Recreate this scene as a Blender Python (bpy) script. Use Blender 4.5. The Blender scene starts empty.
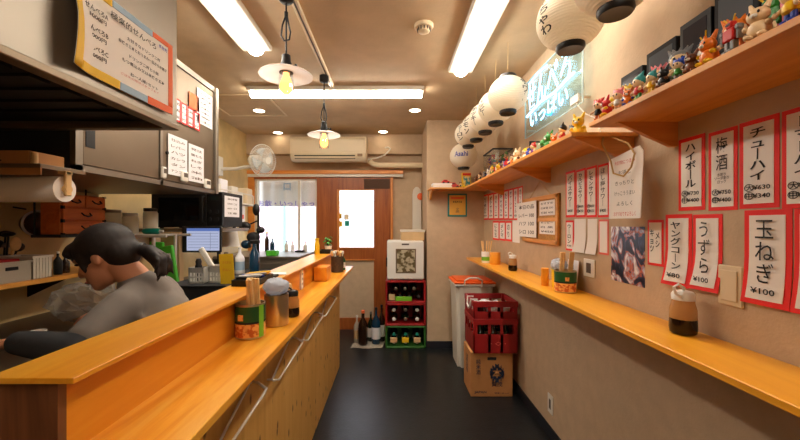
import bpy, bmesh, math, random
from mathutils import Vector, Matrix
random.seed(7)
sc = bpy.context.scene
COL = sc.collection
PI = math.pi

# ------------------------------------------------------------------ camera, world, exposure
H = 1.35                       # eye height of the photographer
F = 356.0                      # focal length in pixels of an 800 px wide frame
VX, VY = 393.0, 224.0          # vanishing point of the room's depth
cam_d = bpy.data.cameras.new('camera')
cam = bpy.data.objects.new('camera', cam_d)
COL.objects.link(cam)
cam.location = (0, 0, H)
cam.rotation_euler = (PI / 2, 0, 0)
cam_d.sensor_width = 36.0
cam_d.lens = 36.0 * F / 800.0
cam_d.shift_x = (400 - VX) / 800.0
cam_d.shift_y = (VY - 220) / 800.0
cam_d.clip_start = 0.02
sc.camera = cam

w = bpy.data.worlds.new('sky')
sc.world = w
w.use_nodes = True
bg = w.node_tree.nodes['Background']
bg.inputs[0].default_value = (0.86, 0.92, 1.0, 1)
bg.inputs[1].default_value = 5.0

sun_d = bpy.data.lights.new('sun', 'SUN')
sun_d.energy = 2.0
sun_d.angle = 0.2
sun = bpy.data.objects.new('sun', sun_d)
COL.objects.link(sun)
sun.rotation_euler = (math.radians(38), math.radians(10), 0)   # high sun over the street, from behind the building

sc.view_settings.view_transform = 'Standard'
sc.view_settings.look = 'None'
sc.view_settings.gamma = 1.0
sc.view_settings.exposure = 0.12
sc.view_settings.use_curve_mapping = False
LED = 41.0                     # radiance of the ceiling LED strips
LEDC = (1.0, 0.91, 0.77)

# ------------------------------------------------------------------ helpers
def lin(r, g, b):
    def f(c):
        c /= 255.0
        return c / 12.92 if c <= 0.04045 else ((c + 0.055) / 1.055) ** 2.4
    return (f(r), f(g), f(b))

def at(px, py, Y):
    return Vector(((px - VX) * Y / F, Y, H - (py - VY) * Y / F))

def onx(px, py, X):
    Y = F * X / (px - VX)
    return Vector((X, Y, H - (py - VY) * Y / F))

class MB:
    def __init__(s):
        s.bm = bmesh.new()
    def box(s, x0, x1, y0, y1, z0, z1, bev=0.0, rot=None, seg=1):
        cx, cy, cz = (x0 + x1) / 2, (y0 + y1) / 2, (z0 + z1) / 2
        M = Matrix.Translation((cx, cy, cz))
        if rot is not None:
            M = M @ rot.to_4x4()
        M = M @ Matrix.Diagonal((abs(x1 - x0), abs(y1 - y0), abs(z1 - z0), 1))
        g = bmesh.ops.create_cube(s.bm, size=1.0, matrix=M)
        if bev > 0:
            es = list({e for v in g['verts'] for e in v.link_edges})
            bmesh.ops.bevel(s.bm, geom=es, offset=bev, segments=seg, affect='EDGES', profile=0.5)
        return s
    def cyl(s, p0, p1, r0, r1=None, seg=16):
        r1 = r0 if r1 is None else r1
        return s.tube([p0, p1], [r0, r1], seg)
    def tube(s, pts, r, seg=8, closed=False):
        pts = [Vector(p) for p in pts]
        n = len(pts)
        rs = r if isinstance(r, (list, tuple)) else [r] * n
        up = None
        rings = []
        for i, p in enumerate(pts):
            if closed:
                t = pts[(i + 1) % n] - pts[i - 1]
            else:
                t = pts[min(i + 1, n - 1)] - pts[max(i - 1, 0)]
            t.normalize()
            if up is None:
                up = t.orthogonal().normalized()
            else:
                up = (up - t * up.dot(t))
                up = up.normalized() if up.length > 1e-6 else t.orthogonal().normalized()
            b = t.cross(up)
            rings.append([s.bm.verts.new(p + (up * math.cos(2 * PI * k / seg) + b * math.sin(2 * PI * k / seg)) * rs[i]) for k in range(seg)])
        m = n if closed else n - 1
        for i in range(m):
            a, b = rings[i], rings[(i + 1) % n]
            for k in range(seg):
                s.bm.faces.new((a[k], a[(k + 1) % seg], b[(k + 1) % seg], b[k]))
        if not closed:
            s.bm.faces.new(list(reversed(rings[0])))
            s.bm.faces.new(rings[-1])
        return s
    def lathe(s, prof, c=(0, 0, 0), R=None, seg=24, caps=True):
        c = Vector(c)
        R = R or Matrix.Identity(3)
        rings = []
        for r, h in prof:
            rings.append([s.bm.verts.new(c + R @ Vector((r * math.cos(2 * PI * k / seg), r * math.sin(2 * PI * k / seg), h))) for k in range(seg)])
        for a, b in zip(rings, rings[1:]):
            for k in range(seg):
                s.bm.faces.new((a[k], a[(k + 1) % seg], b[(k + 1) % seg], b[k]))
        if caps:
            s.bm.faces.new(list(reversed(rings[0])))
            s.bm.faces.new(rings[-1])
        return s
    def ell(s, c, r, R=None, u=18, v=12):
        r = (r, r, r) if not isinstance(r, (tuple, list)) else r
        M = Matrix.Translation(Vector(c)) @ (R.to_4x4() if R else Matrix.Identity(4)) @ Matrix.Diagonal((r[0], r[1], r[2], 1))
        bmesh.ops.create_uvsphere(s.bm, u_segments=u, v_segments=v, radius=1.0, matrix=M)
        return s
    def prism(s, pts, ext):
        ext = Vector(ext)
        a = [s.bm.verts.new(Vector(p)) for p in pts]
        b = [s.bm.verts.new(Vector(p) + ext) for p in pts]
        n = len(a)
        for k in range(n):
            s.bm.faces.new((a[k], a[(k + 1) % n], b[(k + 1) % n], b[k]))
        s.bm.faces.new(list(reversed(a)))
        s.bm.faces.new(b)
        return s
    def grid(s, fn, nu, nv):
        vs = [[s.bm.verts.new(Vector(fn(i / nu, j / nv))) for j in range(nv + 1)] for i in range(nu + 1)]
        for i in range(nu):
            for j in range(nv):
                s.bm.faces.new((vs[i][j], vs[i + 1][j], vs[i + 1][j + 1], vs[i][j + 1]))
        return s
    def build(s, name, mat, parent=None, smooth=False, jitter=0.0):
        bm = s.bm
        if jitter:
            for v in bm.verts:
                v.co += Vector((random.uniform(-1, 1), random.uniform(-1, 1), random.uniform(-1, 1))) * jitter
        bmesh.ops.recalc_face_normals(bm, faces=bm.faces)
        if parent is not None:
            off = wloc(parent)
            for v in bm.verts:
                v.co -= off
        if smooth:
            for f in bm.faces:
                f.smooth = True
            for e in bm.edges:
                if len(e.link_faces) == 2 and e.calc_face_angle(0) > 0.7:
                    e.smooth = False
        me = bpy.data.meshes.new(name)
        bm.to_mesh(me)
        bm.free()
        return link(name, me, mat, parent)

def link(name, me, mat, parent=None):
    o = bpy.data.objects.new(name, me)
    COL.objects.link(o)
    if mat is not None:
        me.materials.append(mat)
    if parent is not None:
        o.parent = parent
    return o

def wloc(o):
    v = Vector((0, 0, 0))
    while o is not None:
        v += Vector(o.location)
        o = o.parent
    return v

def tag(o, label, cat, group=None):
    o['label'] = label
    o['category'] = cat
    if group:
        o['group'] = group
    return o

def thing(name, label, cat, loc=(0, 0, 0), group=None):
    o = bpy.data.objects.new(name, None)
    o.empty_display_size = 0.05
    COL.objects.link(o)
    o.location = loc
    return tag(o, label, cat, group)

def struct(o):
    o['kind'] = 'structure'
    return o

def dup(root, loc=None, rotz=None, label=None, group=None, scale=None, mats=None):
    r = root.copy(); COL.objects.link(r)
    if loc is not None: r.location = loc
    if rotz is not None: r.rotation_euler = (0, 0, rotz)
    if scale is not None: r.scale = (scale, scale, scale)
    if label: r['label'] = label
    if group: r['group'] = group
    for ch in list(root.children):
        c = ch.copy(); COL.objects.link(c); c.parent = r
        recolour(c, mats, ch.name)
        for g in list(ch.children):
            d = g.copy(); COL.objects.link(d); d.parent = c
            recolour(d, mats, g.name)
    return r

def recolour(o, mats, name):
    if mats:
        k = name.split('.')[0]
        if k in mats:
            o.material_slots[0].link = 'OBJECT'
            o.material_slots[0].material = mats[k]

# ------------------------------------------------------------------ materials
def mat(name, col, rough=0.6, metal=0.0, spec=0.5, emit=None, es=0.0, trans=0.0, ior=1.45, noise=0.0, nscale=8.0, bump=0.0, bscale=120.0, alpha=1.0, sss=0.0, coat=0.0):
    m = bpy.data.materials.new(name)
    m.use_nodes = True
    nt = m.node_tree
    b = nt.nodes['Principled BSDF']
    b.inputs['Base Color'].default_value = (*col, 1)
    b.inputs['Roughness'].default_value = rough
    b.inputs['Metallic'].default_value = metal
    b.inputs['Specular IOR Level'].default_value = spec
    b.inputs['Transmission Weight'].default_value = trans
    b.inputs['IOR'].default_value = ior
    b.inputs['Alpha'].default_value = alpha
    b.inputs['Coat Weight'].default_value = coat
    if emit:
        b.inputs['Emission Color'].default_value = (*emit, 1)
        b.inputs['Emission Strength'].default_value = es
    if noise or bump:
        tc = nt.nodes.new('ShaderNodeTexCoord')
    if noise:
        n = nt.nodes.new('ShaderNodeTexNoise')
        n.inputs['Scale'].default_value = nscale
        n.inputs['Detail'].default_value = 5
        nt.links.new(tc.outputs['Object'], n.inputs['Vector'])
        r = nt.nodes.new('ShaderNodeValToRGB')
        r.color_ramp.elements[0].position = 0.3
        r.color_ramp.elements[1].position = 0.7
        r.color_ramp.elements[0].color = (*[max(0, c * (1 - noise)) for c in col], 1)
        r.color_ramp.elements[1].color = (*[min(1, c * (1 + noise)) for c in col], 1)
        nt.links.new(n.outputs['Fac'], r.inputs['Fac'])
        nt.links.new(r.outputs['Color'], b.inputs['Base Color'])
    if bump:
        n2 = nt.nodes.new('ShaderNodeTexNoise')
        n2.inputs['Scale'].default_value = bscale
        n2.inputs['Detail'].default_value = 3
        nt.links.new(tc.outputs['Object'], n2.inputs['Vector'])
        bp = nt.nodes.new('ShaderNodeBump')
        bp.inputs['Strength'].default_value = bump
        bp.inputs['Distance'].default_value = 0.004
        nt.links.new(n2.outputs['Fac'], bp.inputs['Height'])
        nt.links.new(bp.outputs['Normal'], b.inputs['Normal'])
    return m

def wood(name, c1, c2, c3, axis='Y', scale=1.0, rough=0.38, knots=False):
    m = bpy.data.materials.new(name)
    m.use_nodes = True
    nt = m.node_tree
    b = nt.nodes['Principled BSDF']
    b.inputs['Roughness'].default_value = rough
    tc = nt.nodes.new('ShaderNodeTexCoord')
    mp = nt.nodes.new('ShaderNodeMapping')
    s = {'X': (1.2, 14, 14), 'Y': (14, 1.2, 14), 'Z': (14, 14, 1.2)}[axis]
    mp.inputs['Scale'].default_value = tuple(v * scale for v in s)
    nt.links.new(tc.outputs['Object'], mp.inputs['Vector'])
    n = nt.nodes.new('ShaderNodeTexNoise')
    n.inputs['Scale'].default_value = 1.0
    n.inputs['Detail'].default_value = 7
    n.inputs['Roughness'].default_value = 0.62
    n.inputs['Distortion'].default_value = 1.4
    nt.links.new(mp.outputs['Vector'], n.inputs['Vector'])
    r = nt.nodes.new('ShaderNodeValToRGB')
    e = r.color_ramp.elements
    e[0].position = 0.30; e[0].color = (*c1, 1)
    e[1].position = 0.72; e[1].color = (*c3, 1)
    x = e.new(0.5); x.color = (*c2, 1)
    nt.links.new(n.outputs['Fac'], r.inputs['Fac'])
    out = r.outputs['Color']
    if knots:
        mk = nt.nodes.new('ShaderNodeMapping')
        mk.inputs['Scale'].default_value = (14, 14, 7)
        nt.links.new(tc.outputs['Object'], mk.inputs['Vector'])
        vo = nt.nodes.new('ShaderNodeTexVoronoi')
        vo.inputs['Scale'].default_value = 1.3
        nt.links.new(mk.outputs['Vector'], vo.inputs['Vector'])
        kr = nt.nodes.new('ShaderNodeValToRGB')
        kr.color_ramp.elements[0].position = 0.10
        kr.color_ramp.elements[0].color = (1, 1, 1, 1)
        kr.color_ramp.elements[1].position = 0.22
        kr.color_ramp.elements[1].color = (0, 0, 0, 1)
        nt.links.new(vo.outputs['Distance'], kr.inputs['Fac'])
        mx = nt.nodes.new('ShaderNodeMix')
        mx.data_type = 'RGBA'
        mx.inputs[7].default_value = (c1[0] * 0.28, c1[1] * 0.22, c1[2] * 0.2, 1)
        nt.links.new(kr.outputs['Color'], mx.inputs[0])
        nt.links.new(out, mx.inputs[6])
        out = mx.outputs[2]
    nt.links.new(out, b.inputs['Base Color'])
    bp = nt.nodes.new('ShaderNodeBump')
    bp.inputs['Strength'].default_value = 0.08
    bp.inputs['Distance'].default_value = 0.003
    nt.links.new(n.outputs['Fac'], bp.inputs['Height'])
    nt.links.new(bp.outputs['Normal'], b.inputs['Normal'])
    return m

def glassy(name, tint=(1, 1, 1), gloss=0.12, rough=0.02):
    m = bpy.data.materials.new(name)
    m.use_nodes = True
    nt = m.node_tree
    nt.nodes.clear()
    out = nt.nodes.new('ShaderNodeOutputMaterial')
    mix = nt.nodes.new('ShaderNodeMixShader')
    tr = nt.nodes.new('ShaderNodeBsdfTransparent')
    gl = nt.nodes.new('ShaderNodeBsdfGlossy')
    tr.inputs[0].default_value = (*tint, 1)
    gl.inputs['Roughness'].default_value = rough
    mix.inputs[0].default_value = gloss
    nt.links.new(tr.outputs[0], mix.inputs[1])
    nt.links.new(gl.outputs[0], mix.inputs[2])
    nt.links.new(mix.outputs[0], out.inputs[0])
    return m

def milky(name, col, a=0.5, rough=0.4):
    """thin translucent sheet: part diffuse, part see-through, lets light through"""
    m = bpy.data.materials.new(name)
    m.use_nodes = True
    nt = m.node_tree
    nt.nodes.clear()
    out = nt.nodes.new('ShaderNodeOutputMaterial')
    mix = nt.nodes.new('ShaderNodeMixShader')
    mix2 = nt.nodes.new('ShaderNodeMixShader')
    tr = nt.nodes.new('ShaderNodeBsdfTransparent')
    tl = nt.nodes.new('ShaderNodeBsdfTranslucent')
    df = nt.nodes.new('ShaderNodeBsdfPrincipled')
    df.inputs['Base Color'].default_value = (*col, 1)
    df.inputs['Roughness'].default_value = rough
    tl.inputs[0].default_value = (*col, 1)
    mix2.inputs[0].default_value = 0.4
    nt.links.new(df.outputs[0], mix2.inputs[1])
    nt.links.new(tl.outputs[0], mix2.inputs[2])
    mix.inputs[0].default_value = a
    nt.links.new(tr.outputs[0], mix.inputs[1])
    nt.links.new(mix2.outputs[0], mix.inputs[2])
    nt.links.new(mix.outputs[0], out.inputs[0])
    return m

def emis(name, col, s):
    m = bpy.data.materials.new(name)
    m.use_nodes = True
    nt = m.node_tree
    nt.nodes.clear()
    out = nt.nodes.new('ShaderNodeOutputMaterial')
    e = nt.nodes.new('ShaderNodeEmission')
    e.inputs[0].default_value = (*col, 1)
    e.inputs[1].default_value = s
    nt.links.new(e.outputs[0], out.inputs[0])
    return m

def dotted(name, base, c2, scale=60, thr=0.45, rough=0.5, stretch=(1, 1, 1)):
    """two-colour mottled print (food picture on a can label, toy bits)"""
    m = bpy.data.materials.new(name)
    m.use_nodes = True
    nt = m.node_tree
    b = nt.nodes['Principled BSDF']
    b.inputs['Roughness'].default_value = rough
    tc = nt.nodes.new('ShaderNodeTexCoord')
    mp = nt.nodes.new('ShaderNodeMapping')
    mp.inputs['Scale'].default_value = stretch
    v = nt.nodes.new('ShaderNodeTexNoise')
    v.inputs['Scale'].default_value = scale
    v.inputs['Detail'].default_value = 2
    r = nt.nodes.new('ShaderNodeValToRGB')
    r.color_ramp.elements[0].position = thr - 0.06
    r.color_ramp.elements[0].color = (*base, 1)
    r.color_ramp.elements[1].position = thr + 0.06
    r.color_ramp.elements[1].color = (*c2, 1)
    nt.links.new(tc.outputs['Object'], mp.inputs['Vector'])
    nt.links.new(mp.outputs['Vector'], v.inputs['Vector'])
    nt.links.new(v.outputs['Fac'], r.inputs['Fac'])
    nt.links.new(r.outputs['Color'], b.inputs['Base Color'])
    return m

M = {}
M['wall'] = mat('wall_vinyl', lin(196, 170, 140), 0.75, noise=0.06, nscale=14, bump=0.35, bscale=90)
M['ceil'] = mat('ceiling_vinyl', lin(200, 174, 140), 0.8, noise=0.07, nscale=7, bump=0.25, bscale=70)
M['kwall'] = mat('kitchen_wall', lin(206, 178, 122), 0.55, noise=0.15, nscale=5)
M['dadowhite'] = mat('grey_tile', lin(205, 200, 195), 0.4, noise=0.04)
M['floor'] = mat('dark_vinyl_floor', lin(28, 30, 32), 0.34, noise=0.35, nscale=16, bump=0.25, bscale=60)
M['base'] = mat('dark_baseboard', lin(30, 32, 40), 0.5)
M['plank'] = wood('counter_plank', lin(222, 136, 26), lin(238, 160, 40), lin(248, 182, 62), 'Y', 0.9, 0.3)
M['ledge'] = wood('counter_ledge', lin(224, 136, 28), lin(240, 164, 46), lin(252, 196, 84), 'Y', 1.1, 0.28)
M['riser'] = wood('counter_riser', lin(204, 116, 18), lin(226, 144, 32), lin(238, 166, 52), 'Y', 0.55, 0.42)
M['ply'] = wood('plywood_front', lin(206, 152, 72), lin(218, 166, 86), lin(228, 180, 102), 'Z', 0.8, 0.5, knots=True)
M['endwood'] = wood('dark_end_panel', lin(96, 54, 30), lin(124, 74, 42), lin(140, 90, 54), 'Z', 1.2, 0.5)
M['shelfwood'] = wood('shelf_pine', lin(206, 128, 44), lin(226, 152, 60), lin(238, 172, 80), 'Y', 0.8, 0.4)
M['shelfwoodx'] = wood('shelf_pine_cross', lin(196, 122, 52), lin(220, 148, 72), lin(234, 168, 92), 'X', 0.8, 0.4)
M['barwood'] = wood('bar_shelf_wood', lin(226, 146, 34), lin(240, 166, 46), lin(248, 184, 64), 'Y', 0.5, 0.3)
M['doorwood'] = wood('door_wood', lin(132, 66, 24), lin(160, 84, 34), lin(178, 102, 46), 'Z', 1.0, 0.35)
M['railwood'] = wood('lintel_wood', lin(200, 118, 44), lin(222, 140, 58), lin(232, 156, 74), 'X', 0.8, 0.4)
M['trimwood'] = wood('light_trim_wood', lin(196, 116, 50), lin(214, 136, 64), lin(226, 150, 80), 'Z', 0.8, 0.4)
M['boxwood'] = wood('small_box_wood', lin(222, 138, 30), lin(234, 152, 40), lin(240, 166, 54), 'Z', 1.5, 0.4)
M['chest'] = wood('keyaki_chest', lin(196, 92, 34), lin(222, 118, 50), lin(232, 138, 66), 'Y', 1.2, 0.35)
M['stick'] = mat('chopstick_wood', lin(232, 190, 128), 0.6, noise=0.08, nscale=40)
M['steel'] = mat('stainless', lin(150, 140, 128), 0.42, metal=0.9, noise=0.05, nscale=5)
M['steel2'] = mat('stainless_dull', lin(130, 114, 96), 0.42, metal=0.8, noise=0.08, nscale=4)
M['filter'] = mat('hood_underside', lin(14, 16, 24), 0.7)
M['dark_and_shade'] = mat('dark_paint_and_shade', lin(34, 36, 42), 0.55)  # dark paint; on the cabinet end it stands in for shade
M['chrome'] = mat('bright_wire', lin(226, 220, 210), 0.35, metal=0.5)
M['white'] = mat('white_plastic', lin(228, 224, 216), 0.45)
M['cream'] = mat('cream_plastic', lin(226, 206, 172), 0.42)
M['offwhite'] = mat('offwhite_enamel', lin(222, 214, 200), 0.4)
M['black'] = mat('black_plastic', lin(20, 21, 24), 0.4)
M['black2'] = mat('matt_black', lin(30, 30, 33), 0.7)
M['iron'] = mat('black_iron', lin(24, 22, 22), 0.5, metal=0.4)
M['glass'] = glassy('window_glass', (0.97, 0.99, 1.0), 0.06)
M['clear'] = glassy('clear_plastic', (0.93, 0.95, 0.95), 0.10, 0.08)
M['acrylic'] = glassy('acrylic_sheet', (0.86, 0.95, 0.97), 0.10, 0.05)
M['paper'] = mat('white_paper', lin(246, 238, 230), 0.8)
M['paper2'] = mat('bluish_paper', lin(238, 236, 240), 0.8)
M['red'] = mat('red_border', lin(240, 36, 32), 0.6)
M['pinkred'] = mat('pink_border', lin(232, 106, 92), 0.6)
M['ink'] = mat('black_ink', lin(26, 24, 26), 0.7)
M['inkg'] = mat('grey_ink', lin(96, 84, 76), 0.7)
M['inkr'] = mat('red_ink', lin(206, 70, 60), 0.7)
M['inkb'] = mat('blue_ink', lin(36, 62, 170), 0.6)
M['lav'] = mat('lavender_ink', lin(120, 112, 206), 0.7)
M['yellow'] = mat('yellow_card', lin(236, 190, 30), 0.6)
M['skyblue'] = mat('light_blue_card', lin(164, 190, 214), 0.6)
M['orange'] = mat('orange_card', lin(232, 104, 50), 0.6)
M['orangelid'] = mat('orange_lid', lin(236, 96, 30), 0.4)
M['crate_red'] = mat('crate_red', lin(158, 28, 30), 0.42, noise=0.08, nscale=10)
M['crate_green'] = mat('crate_green', lin(52, 108, 42), 0.42, noise=0.08, nscale=10)
M['card'] = mat('cardboard', lin(190, 132, 78), 0.8, noise=0.06, nscale=12)
M['cardpale'] = mat('pale_cardboard', lin(206, 172, 126), 0.8, noise=0.05, nscale=12)
M['teal'] = mat('teal_paint', lin(40, 132, 132), 0.5)
M['tealb'] = mat('teal_plastic', lin(30, 160, 140), 0.4)
M['green'] = mat('green_label', lin(30, 84, 40), 0.35, noise=0.1, nscale=20)
M['lime'] = mat('lime_label', lin(120, 186, 46), 0.4)
M['limeb'] = mat('bright_green', lin(80, 190, 50), 0.45)
M['food'] = dotted('food_picture', lin(196, 90, 24), lin(240, 176, 92), 70, 0.5)
M['tin'] = mat('tin_metal', lin(196, 178, 150), 0.3, metal=0.9)
M['soy'] = mat('soy_sauce', lin(30, 14, 8), 0.15)
M['amber'] = mat('amber_bottle', lin(44, 22, 10), 0.12, coat=0.5)
M['bottle_green'] = mat('dark_green_glass', lin(18, 34, 22), 0.12, coat=0.5)
M['bottle_blue'] = mat('teal_glass', lin(20, 58, 84), 0.12, coat=0.5)
M['plasticbag'] = milky('thin_plastic_bag', (0.80, 0.80, 0.78), 0.32)
M['frost'] = milky('frosted_bin', (0.80, 0.74, 0.62), 0.7)
M['noren'] = milky('pale_curtain', (.90, .88, .96), .60, .8)
M['lantern'] = milky('lantern_paper', lin(246, 236, 218), 0.97, 0.8)
M['lampglass'] = milky('milk_glass', lin(252, 246, 244), 0.6, 0.2)
M['bulb'] = emis('warm_bulb', (1.0, 0.40, 0.10), 4.0)
M['led'] = emis('led_diffuser', LEDC, LED)
M['down'] = emis('downlight_lens', (1.0, 0.84, 0.6), 16)
M['neon'] = emis('neon_tube', (0.30, 0.72, 1.0), 5.5)
M['neonblue'] = emis('neon_blue', (0.08, 0.42, 0.95), 2.2)
M['screen'] = emis('screen_glow', (0.62, 0.68, 0.95), 0.62)
M['screenbar'] = emis('screen_bar', (0.16, 0.26, 0.7), 0.6)
M['screenline'] = emis('screen_line', (0.3, 0.32, 0.5), 0.4)
M['skin'] = mat('skin', lin(206, 140, 104), 0.5, noise=0.05, nscale=20)
M['hair'] = mat('dark_hair', lin(34, 24, 21), 0.62, noise=0.3, nscale=60)
M['shirt'] = mat('grey_tshirt', lin(122, 112, 104), 0.85, noise=0.06, nscale=20)
M['sleeve'] = mat('shaded_sleeve', lin(52, 52, 54), 0.85, noise=0.1, nscale=30)  # dark tone carries the shade on the lower arms
M['apron'] = mat('dark_trousers', lin(36, 38, 46), 0.85)
M['eye'] = mat('eye_dark', lin(24, 18, 16), 0.3)
M['lip'] = mat('lip', lin(172, 92, 78), 0.5)
M['street'] = mat('street', lin(200, 198, 196), 0.8)
M['facade'] = mat('white_facade', lin(236, 234, 240), 0.8)
M['facadepink'] = mat('pink_door', lin(206, 172, 178), 0.7)
M['noren'] = None
M['cork'] = mat('corkboard', lin(190, 136, 72), 0.85, noise=0.2, nscale=60)
M['rope'] = mat('jute_rope', lin(206, 168, 108), 0.85)
M['wicker'] = mat('dark_wicker', lin(70, 52, 34), 0.7, noise=0.4, nscale=60)

# ------------------------------------------------------------------ lettering
_dg = None
def text2d(body, offset=0.0, line=1.0, tube=None):
    cu = bpy.data.curves.new('txt', 'FONT')
    cu.body = body
    cu.align_x = 'CENTER'
    cu.space_line = line
    cu.offset = offset
    cu.resolution_u = 2
    if tube:
        cu.fill_mode = 'NONE'
        cu.bevel_depth = tube
        cu.bevel_resolution = 1
    o = bpy.data.objects.new('txt', cu)
    COL.objects.link(o)
    dg = bpy.context.evaluated_depsgraph_get()
    dg.update()
    me = bpy.data.meshes.new_from_object(o.evaluated_get(dg))
    bpy.data.objects.remove(o)
    bpy.data.curves.remove(cu)
    return me

def lettering(name, body, m, parent, c, u, v, w_, h_, vertical=False, offset=0.012, line=1.0, tube=None, keep=False):
    """writing fitted to a w_ x h_ rectangle centred at c, running along u, up along v"""
    if vertical:
        body = '\n'.join(body.replace('ー', '｜'))
    me = text2d(body, offset, line, tube)
    me.materials.clear()
    xs = [p.co.x for p in me.vertices]; ys = [p.co.y for p in me.vertices]
    if not xs:
        return None
    x0, x1, y0, y1 = min(xs), max(xs), min(ys), max(ys)
    sx, sy = w_ / max(1e-6, x1 - x0), h_ / max(1e-6, y1 - y0)
    if keep:
        sx = sy = min(sx, sy)
    sz = (sx + sy) / 2
    off = wloc(parent) if parent is not None else Vector()
    c, u, v = Vector(c), Vector(u).normalized(), Vector(v).normalized()
    n = u.cross(v)
    for p in me.vertices:
        q = p.co
        p.co = c + u * ((q.x - (x0 + x1) / 2) * sx) + v * ((q.y - (y0 + y1) / 2) * sy) + n * (q.z * sz) - off
    me.name = name
    return link(name, me, m, parent)

UR, UV = Vector((0, -1, 0)), Vector((0, 0, 1))      # reading direction on the right wall
UL = Vector((0, 1, 0))                               # reading direction on surfaces that face +X
UF = Vector((1, 0, 0))                               # reading direction on surfaces that face the camera

# ------------------------------------------------------------------ room shell
XL, XR, YB, YF, ZC = -1.85, 0.994, -1.7, 4.60, 2.48
struct(MB().box(XL - .1, XR + .1, YB - .1, YF + .12, -.1, 0).build('floor', M['floor']))
struct(MB().box(XL - .1, XR + .1, YB - .1, YF + .12, ZC, ZC + .1).build('ceiling', M['ceil']))
struct(MB().box(XR, XR + .1, YB, YF + .12, 0, ZC).build('wall_right', M['wall']))
struct(MB().box(XL - .1, XL, YB, YF + .12, 0, ZC).build('wall_left', M['kwall']))
struct(MB().box(XL, XR, YB - .1, YB, 0, ZC).build('wall_back', M['wall']))
WX0, WX1, DX1 = -1.77, -0.975, -0.03
WZ0, WZ1 = 0.95, 1.925
struct(MB().box(XL, XR, YF, YF + .12, WZ1, ZC).box(DX1, XR, YF, YF + .12, 0, WZ1).build('wall_front', M['wall']))
struct(MB().box(XL, WX1, YF, YF + .12, 0, WZ0).box(XL, WX0, YF, YF + .12, WZ0, WZ1).build('wall_front.001', M['dadowhite']))
struct(MB().box(XL, XR, 4.49, YF, 2.235, ZC).build('wall_front_beam', M['wall']))
struct(MB().box(0.37, XR, 3.88, YF, 0, ZC).build('wall_pillar', M['wall']))
struct(MB().box(0.362, XR, 3.87, 3.88, 0, .075).box(.362, .37, 3.87, YF, 0, .075).build('baseboard_pillar', M['base']))
struct(MB().box(XR - .008, XR, YB, 3.87, 0, .075).build('baseboard_right', M['base']))
# lintel over window and door: orange board with a white track under it
struct(MB().box(XL, .13, 4.50, YF, 1.985, 2.03, .003).build('trim_1', M['railwood']))
struct(MB().box(XL, .13, 4.52, YF, 1.95, 1.985).build('trim_2', M['offwhite']))
struct(MB().box(XL, WX0, 4.54, YF, 0.9, 1.95, .003).build('trim_3', M['railwood']))
struct(MB().box(WX0, WX1, 4.54, YF, 1.925, 1.95).build('trim_4', M['doorwood']))
struct(MB().box(DX1, .37, 4.585, YF, 0, .15).build('baseboard_front', M['doorwood']))
# ceiling hatch seam
h = MB()
for (a, b_, c_, d_) in ((-1.7, -1.1, 3.1, 3.115), (-1.7, -1.1, 3.7, 3.715), (-1.7, -1.685, 3.1, 3.715), (-1.115, -1.1, 3.1, 3.715)):
    h.box(a, b_, c_, d_, ZC - .006, ZC)
struct(h.build('trim_5', M['cream']))

# window
wf = struct(MB().box(WX0, WX0 + .03, 4.56, 4.62, WZ0, WZ1).box(WX1 - .02, WX1, 4.56, 4.62, WZ0, WZ1)
            .box(WX0, WX1, 4.56, 4.62, WZ0, WZ0 + .025).box(WX0, WX1, 4.56, 4.62, WZ1 - .02, WZ1)
            .box(-1.22, -1.19, 4.565, 4.615, WZ0, WZ1).build('window_1', M['offwhite']))
MB().box(WX0 + .03, WX1 - .02, 4.585, 4.59, WZ0 + .025, WZ1 - .02).build('pane', M['glass'], wf)
MB().box(WX0 - .08, WX1, 4.50, 4.60, WZ0 - .03, WZ0, .004).build('window_sill', M['offwhite'], wf)

# sliding door
GX0, GX1, GZ0, GZ1 = -0.685, -0.245, 1.05, 1.78
dr = struct(MB().box(WX1, -.70, 4.55, 4.60, .12, 1.945, .003).box(GX1, DX1, 4.55, 4.60, .12, 1.945, .003)
            .box(-.70, GX1, 4.55, 4.60, GZ1, 1.945).box(-.70, GX1, 4.55, 4.60, .885, GZ0)
            .box(WX1, DX1, 4.55, 4.60, 0, .15, .003).build('door_1', M['doorwood']))
MB().box(-.715, GX0, 4.54, 4.60, .15, GZ1 + .012, .002).box(GX0, GX1, 4.54, 4.55, GZ1, GZ1 + .012).box(GX0, GX1, 4.54, 4.55, GZ0 - .012, GZ0).box(GX0, GX1 + .01, 4.54, 4.55, .885, .9).build('glazing_bead', M['trimwood'], dr)
MB().box(GX0, GX1, 4.573, 4.578, GZ0, GZ1).build('pane', M['glass'], dr)
MB().box(GX0, GX1, 4.57, 4.585, .15, .885).build('lower_panel', M['wall'], dr)
MB().box(DX1, DX1 + .03, 4.53, 4.60, 0, 1.95, .003).build('door_jamb', M['trimwood'], dr)
v_ = MB()
v_.box(-.37, -.04, 4.545, 4.55, 1.80, 1.925)
for k in range(9):
    v_.box(-.37, -.04, 4.537, 4.546, 1.805 + k * .0135, 1.812 + k * .0135)
v_.build('vent_grille', mat('dark_grille', lin(92, 58, 32), 0.6), dr)
MB().tube([(-.83, 4.53, 1.0), (-.83, 4.52, 1.02), (-.83, 4.52, 1.13), (-.83, 4.53, 1.15)], .008).build('door_pull', M['iron'], dr)
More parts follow.
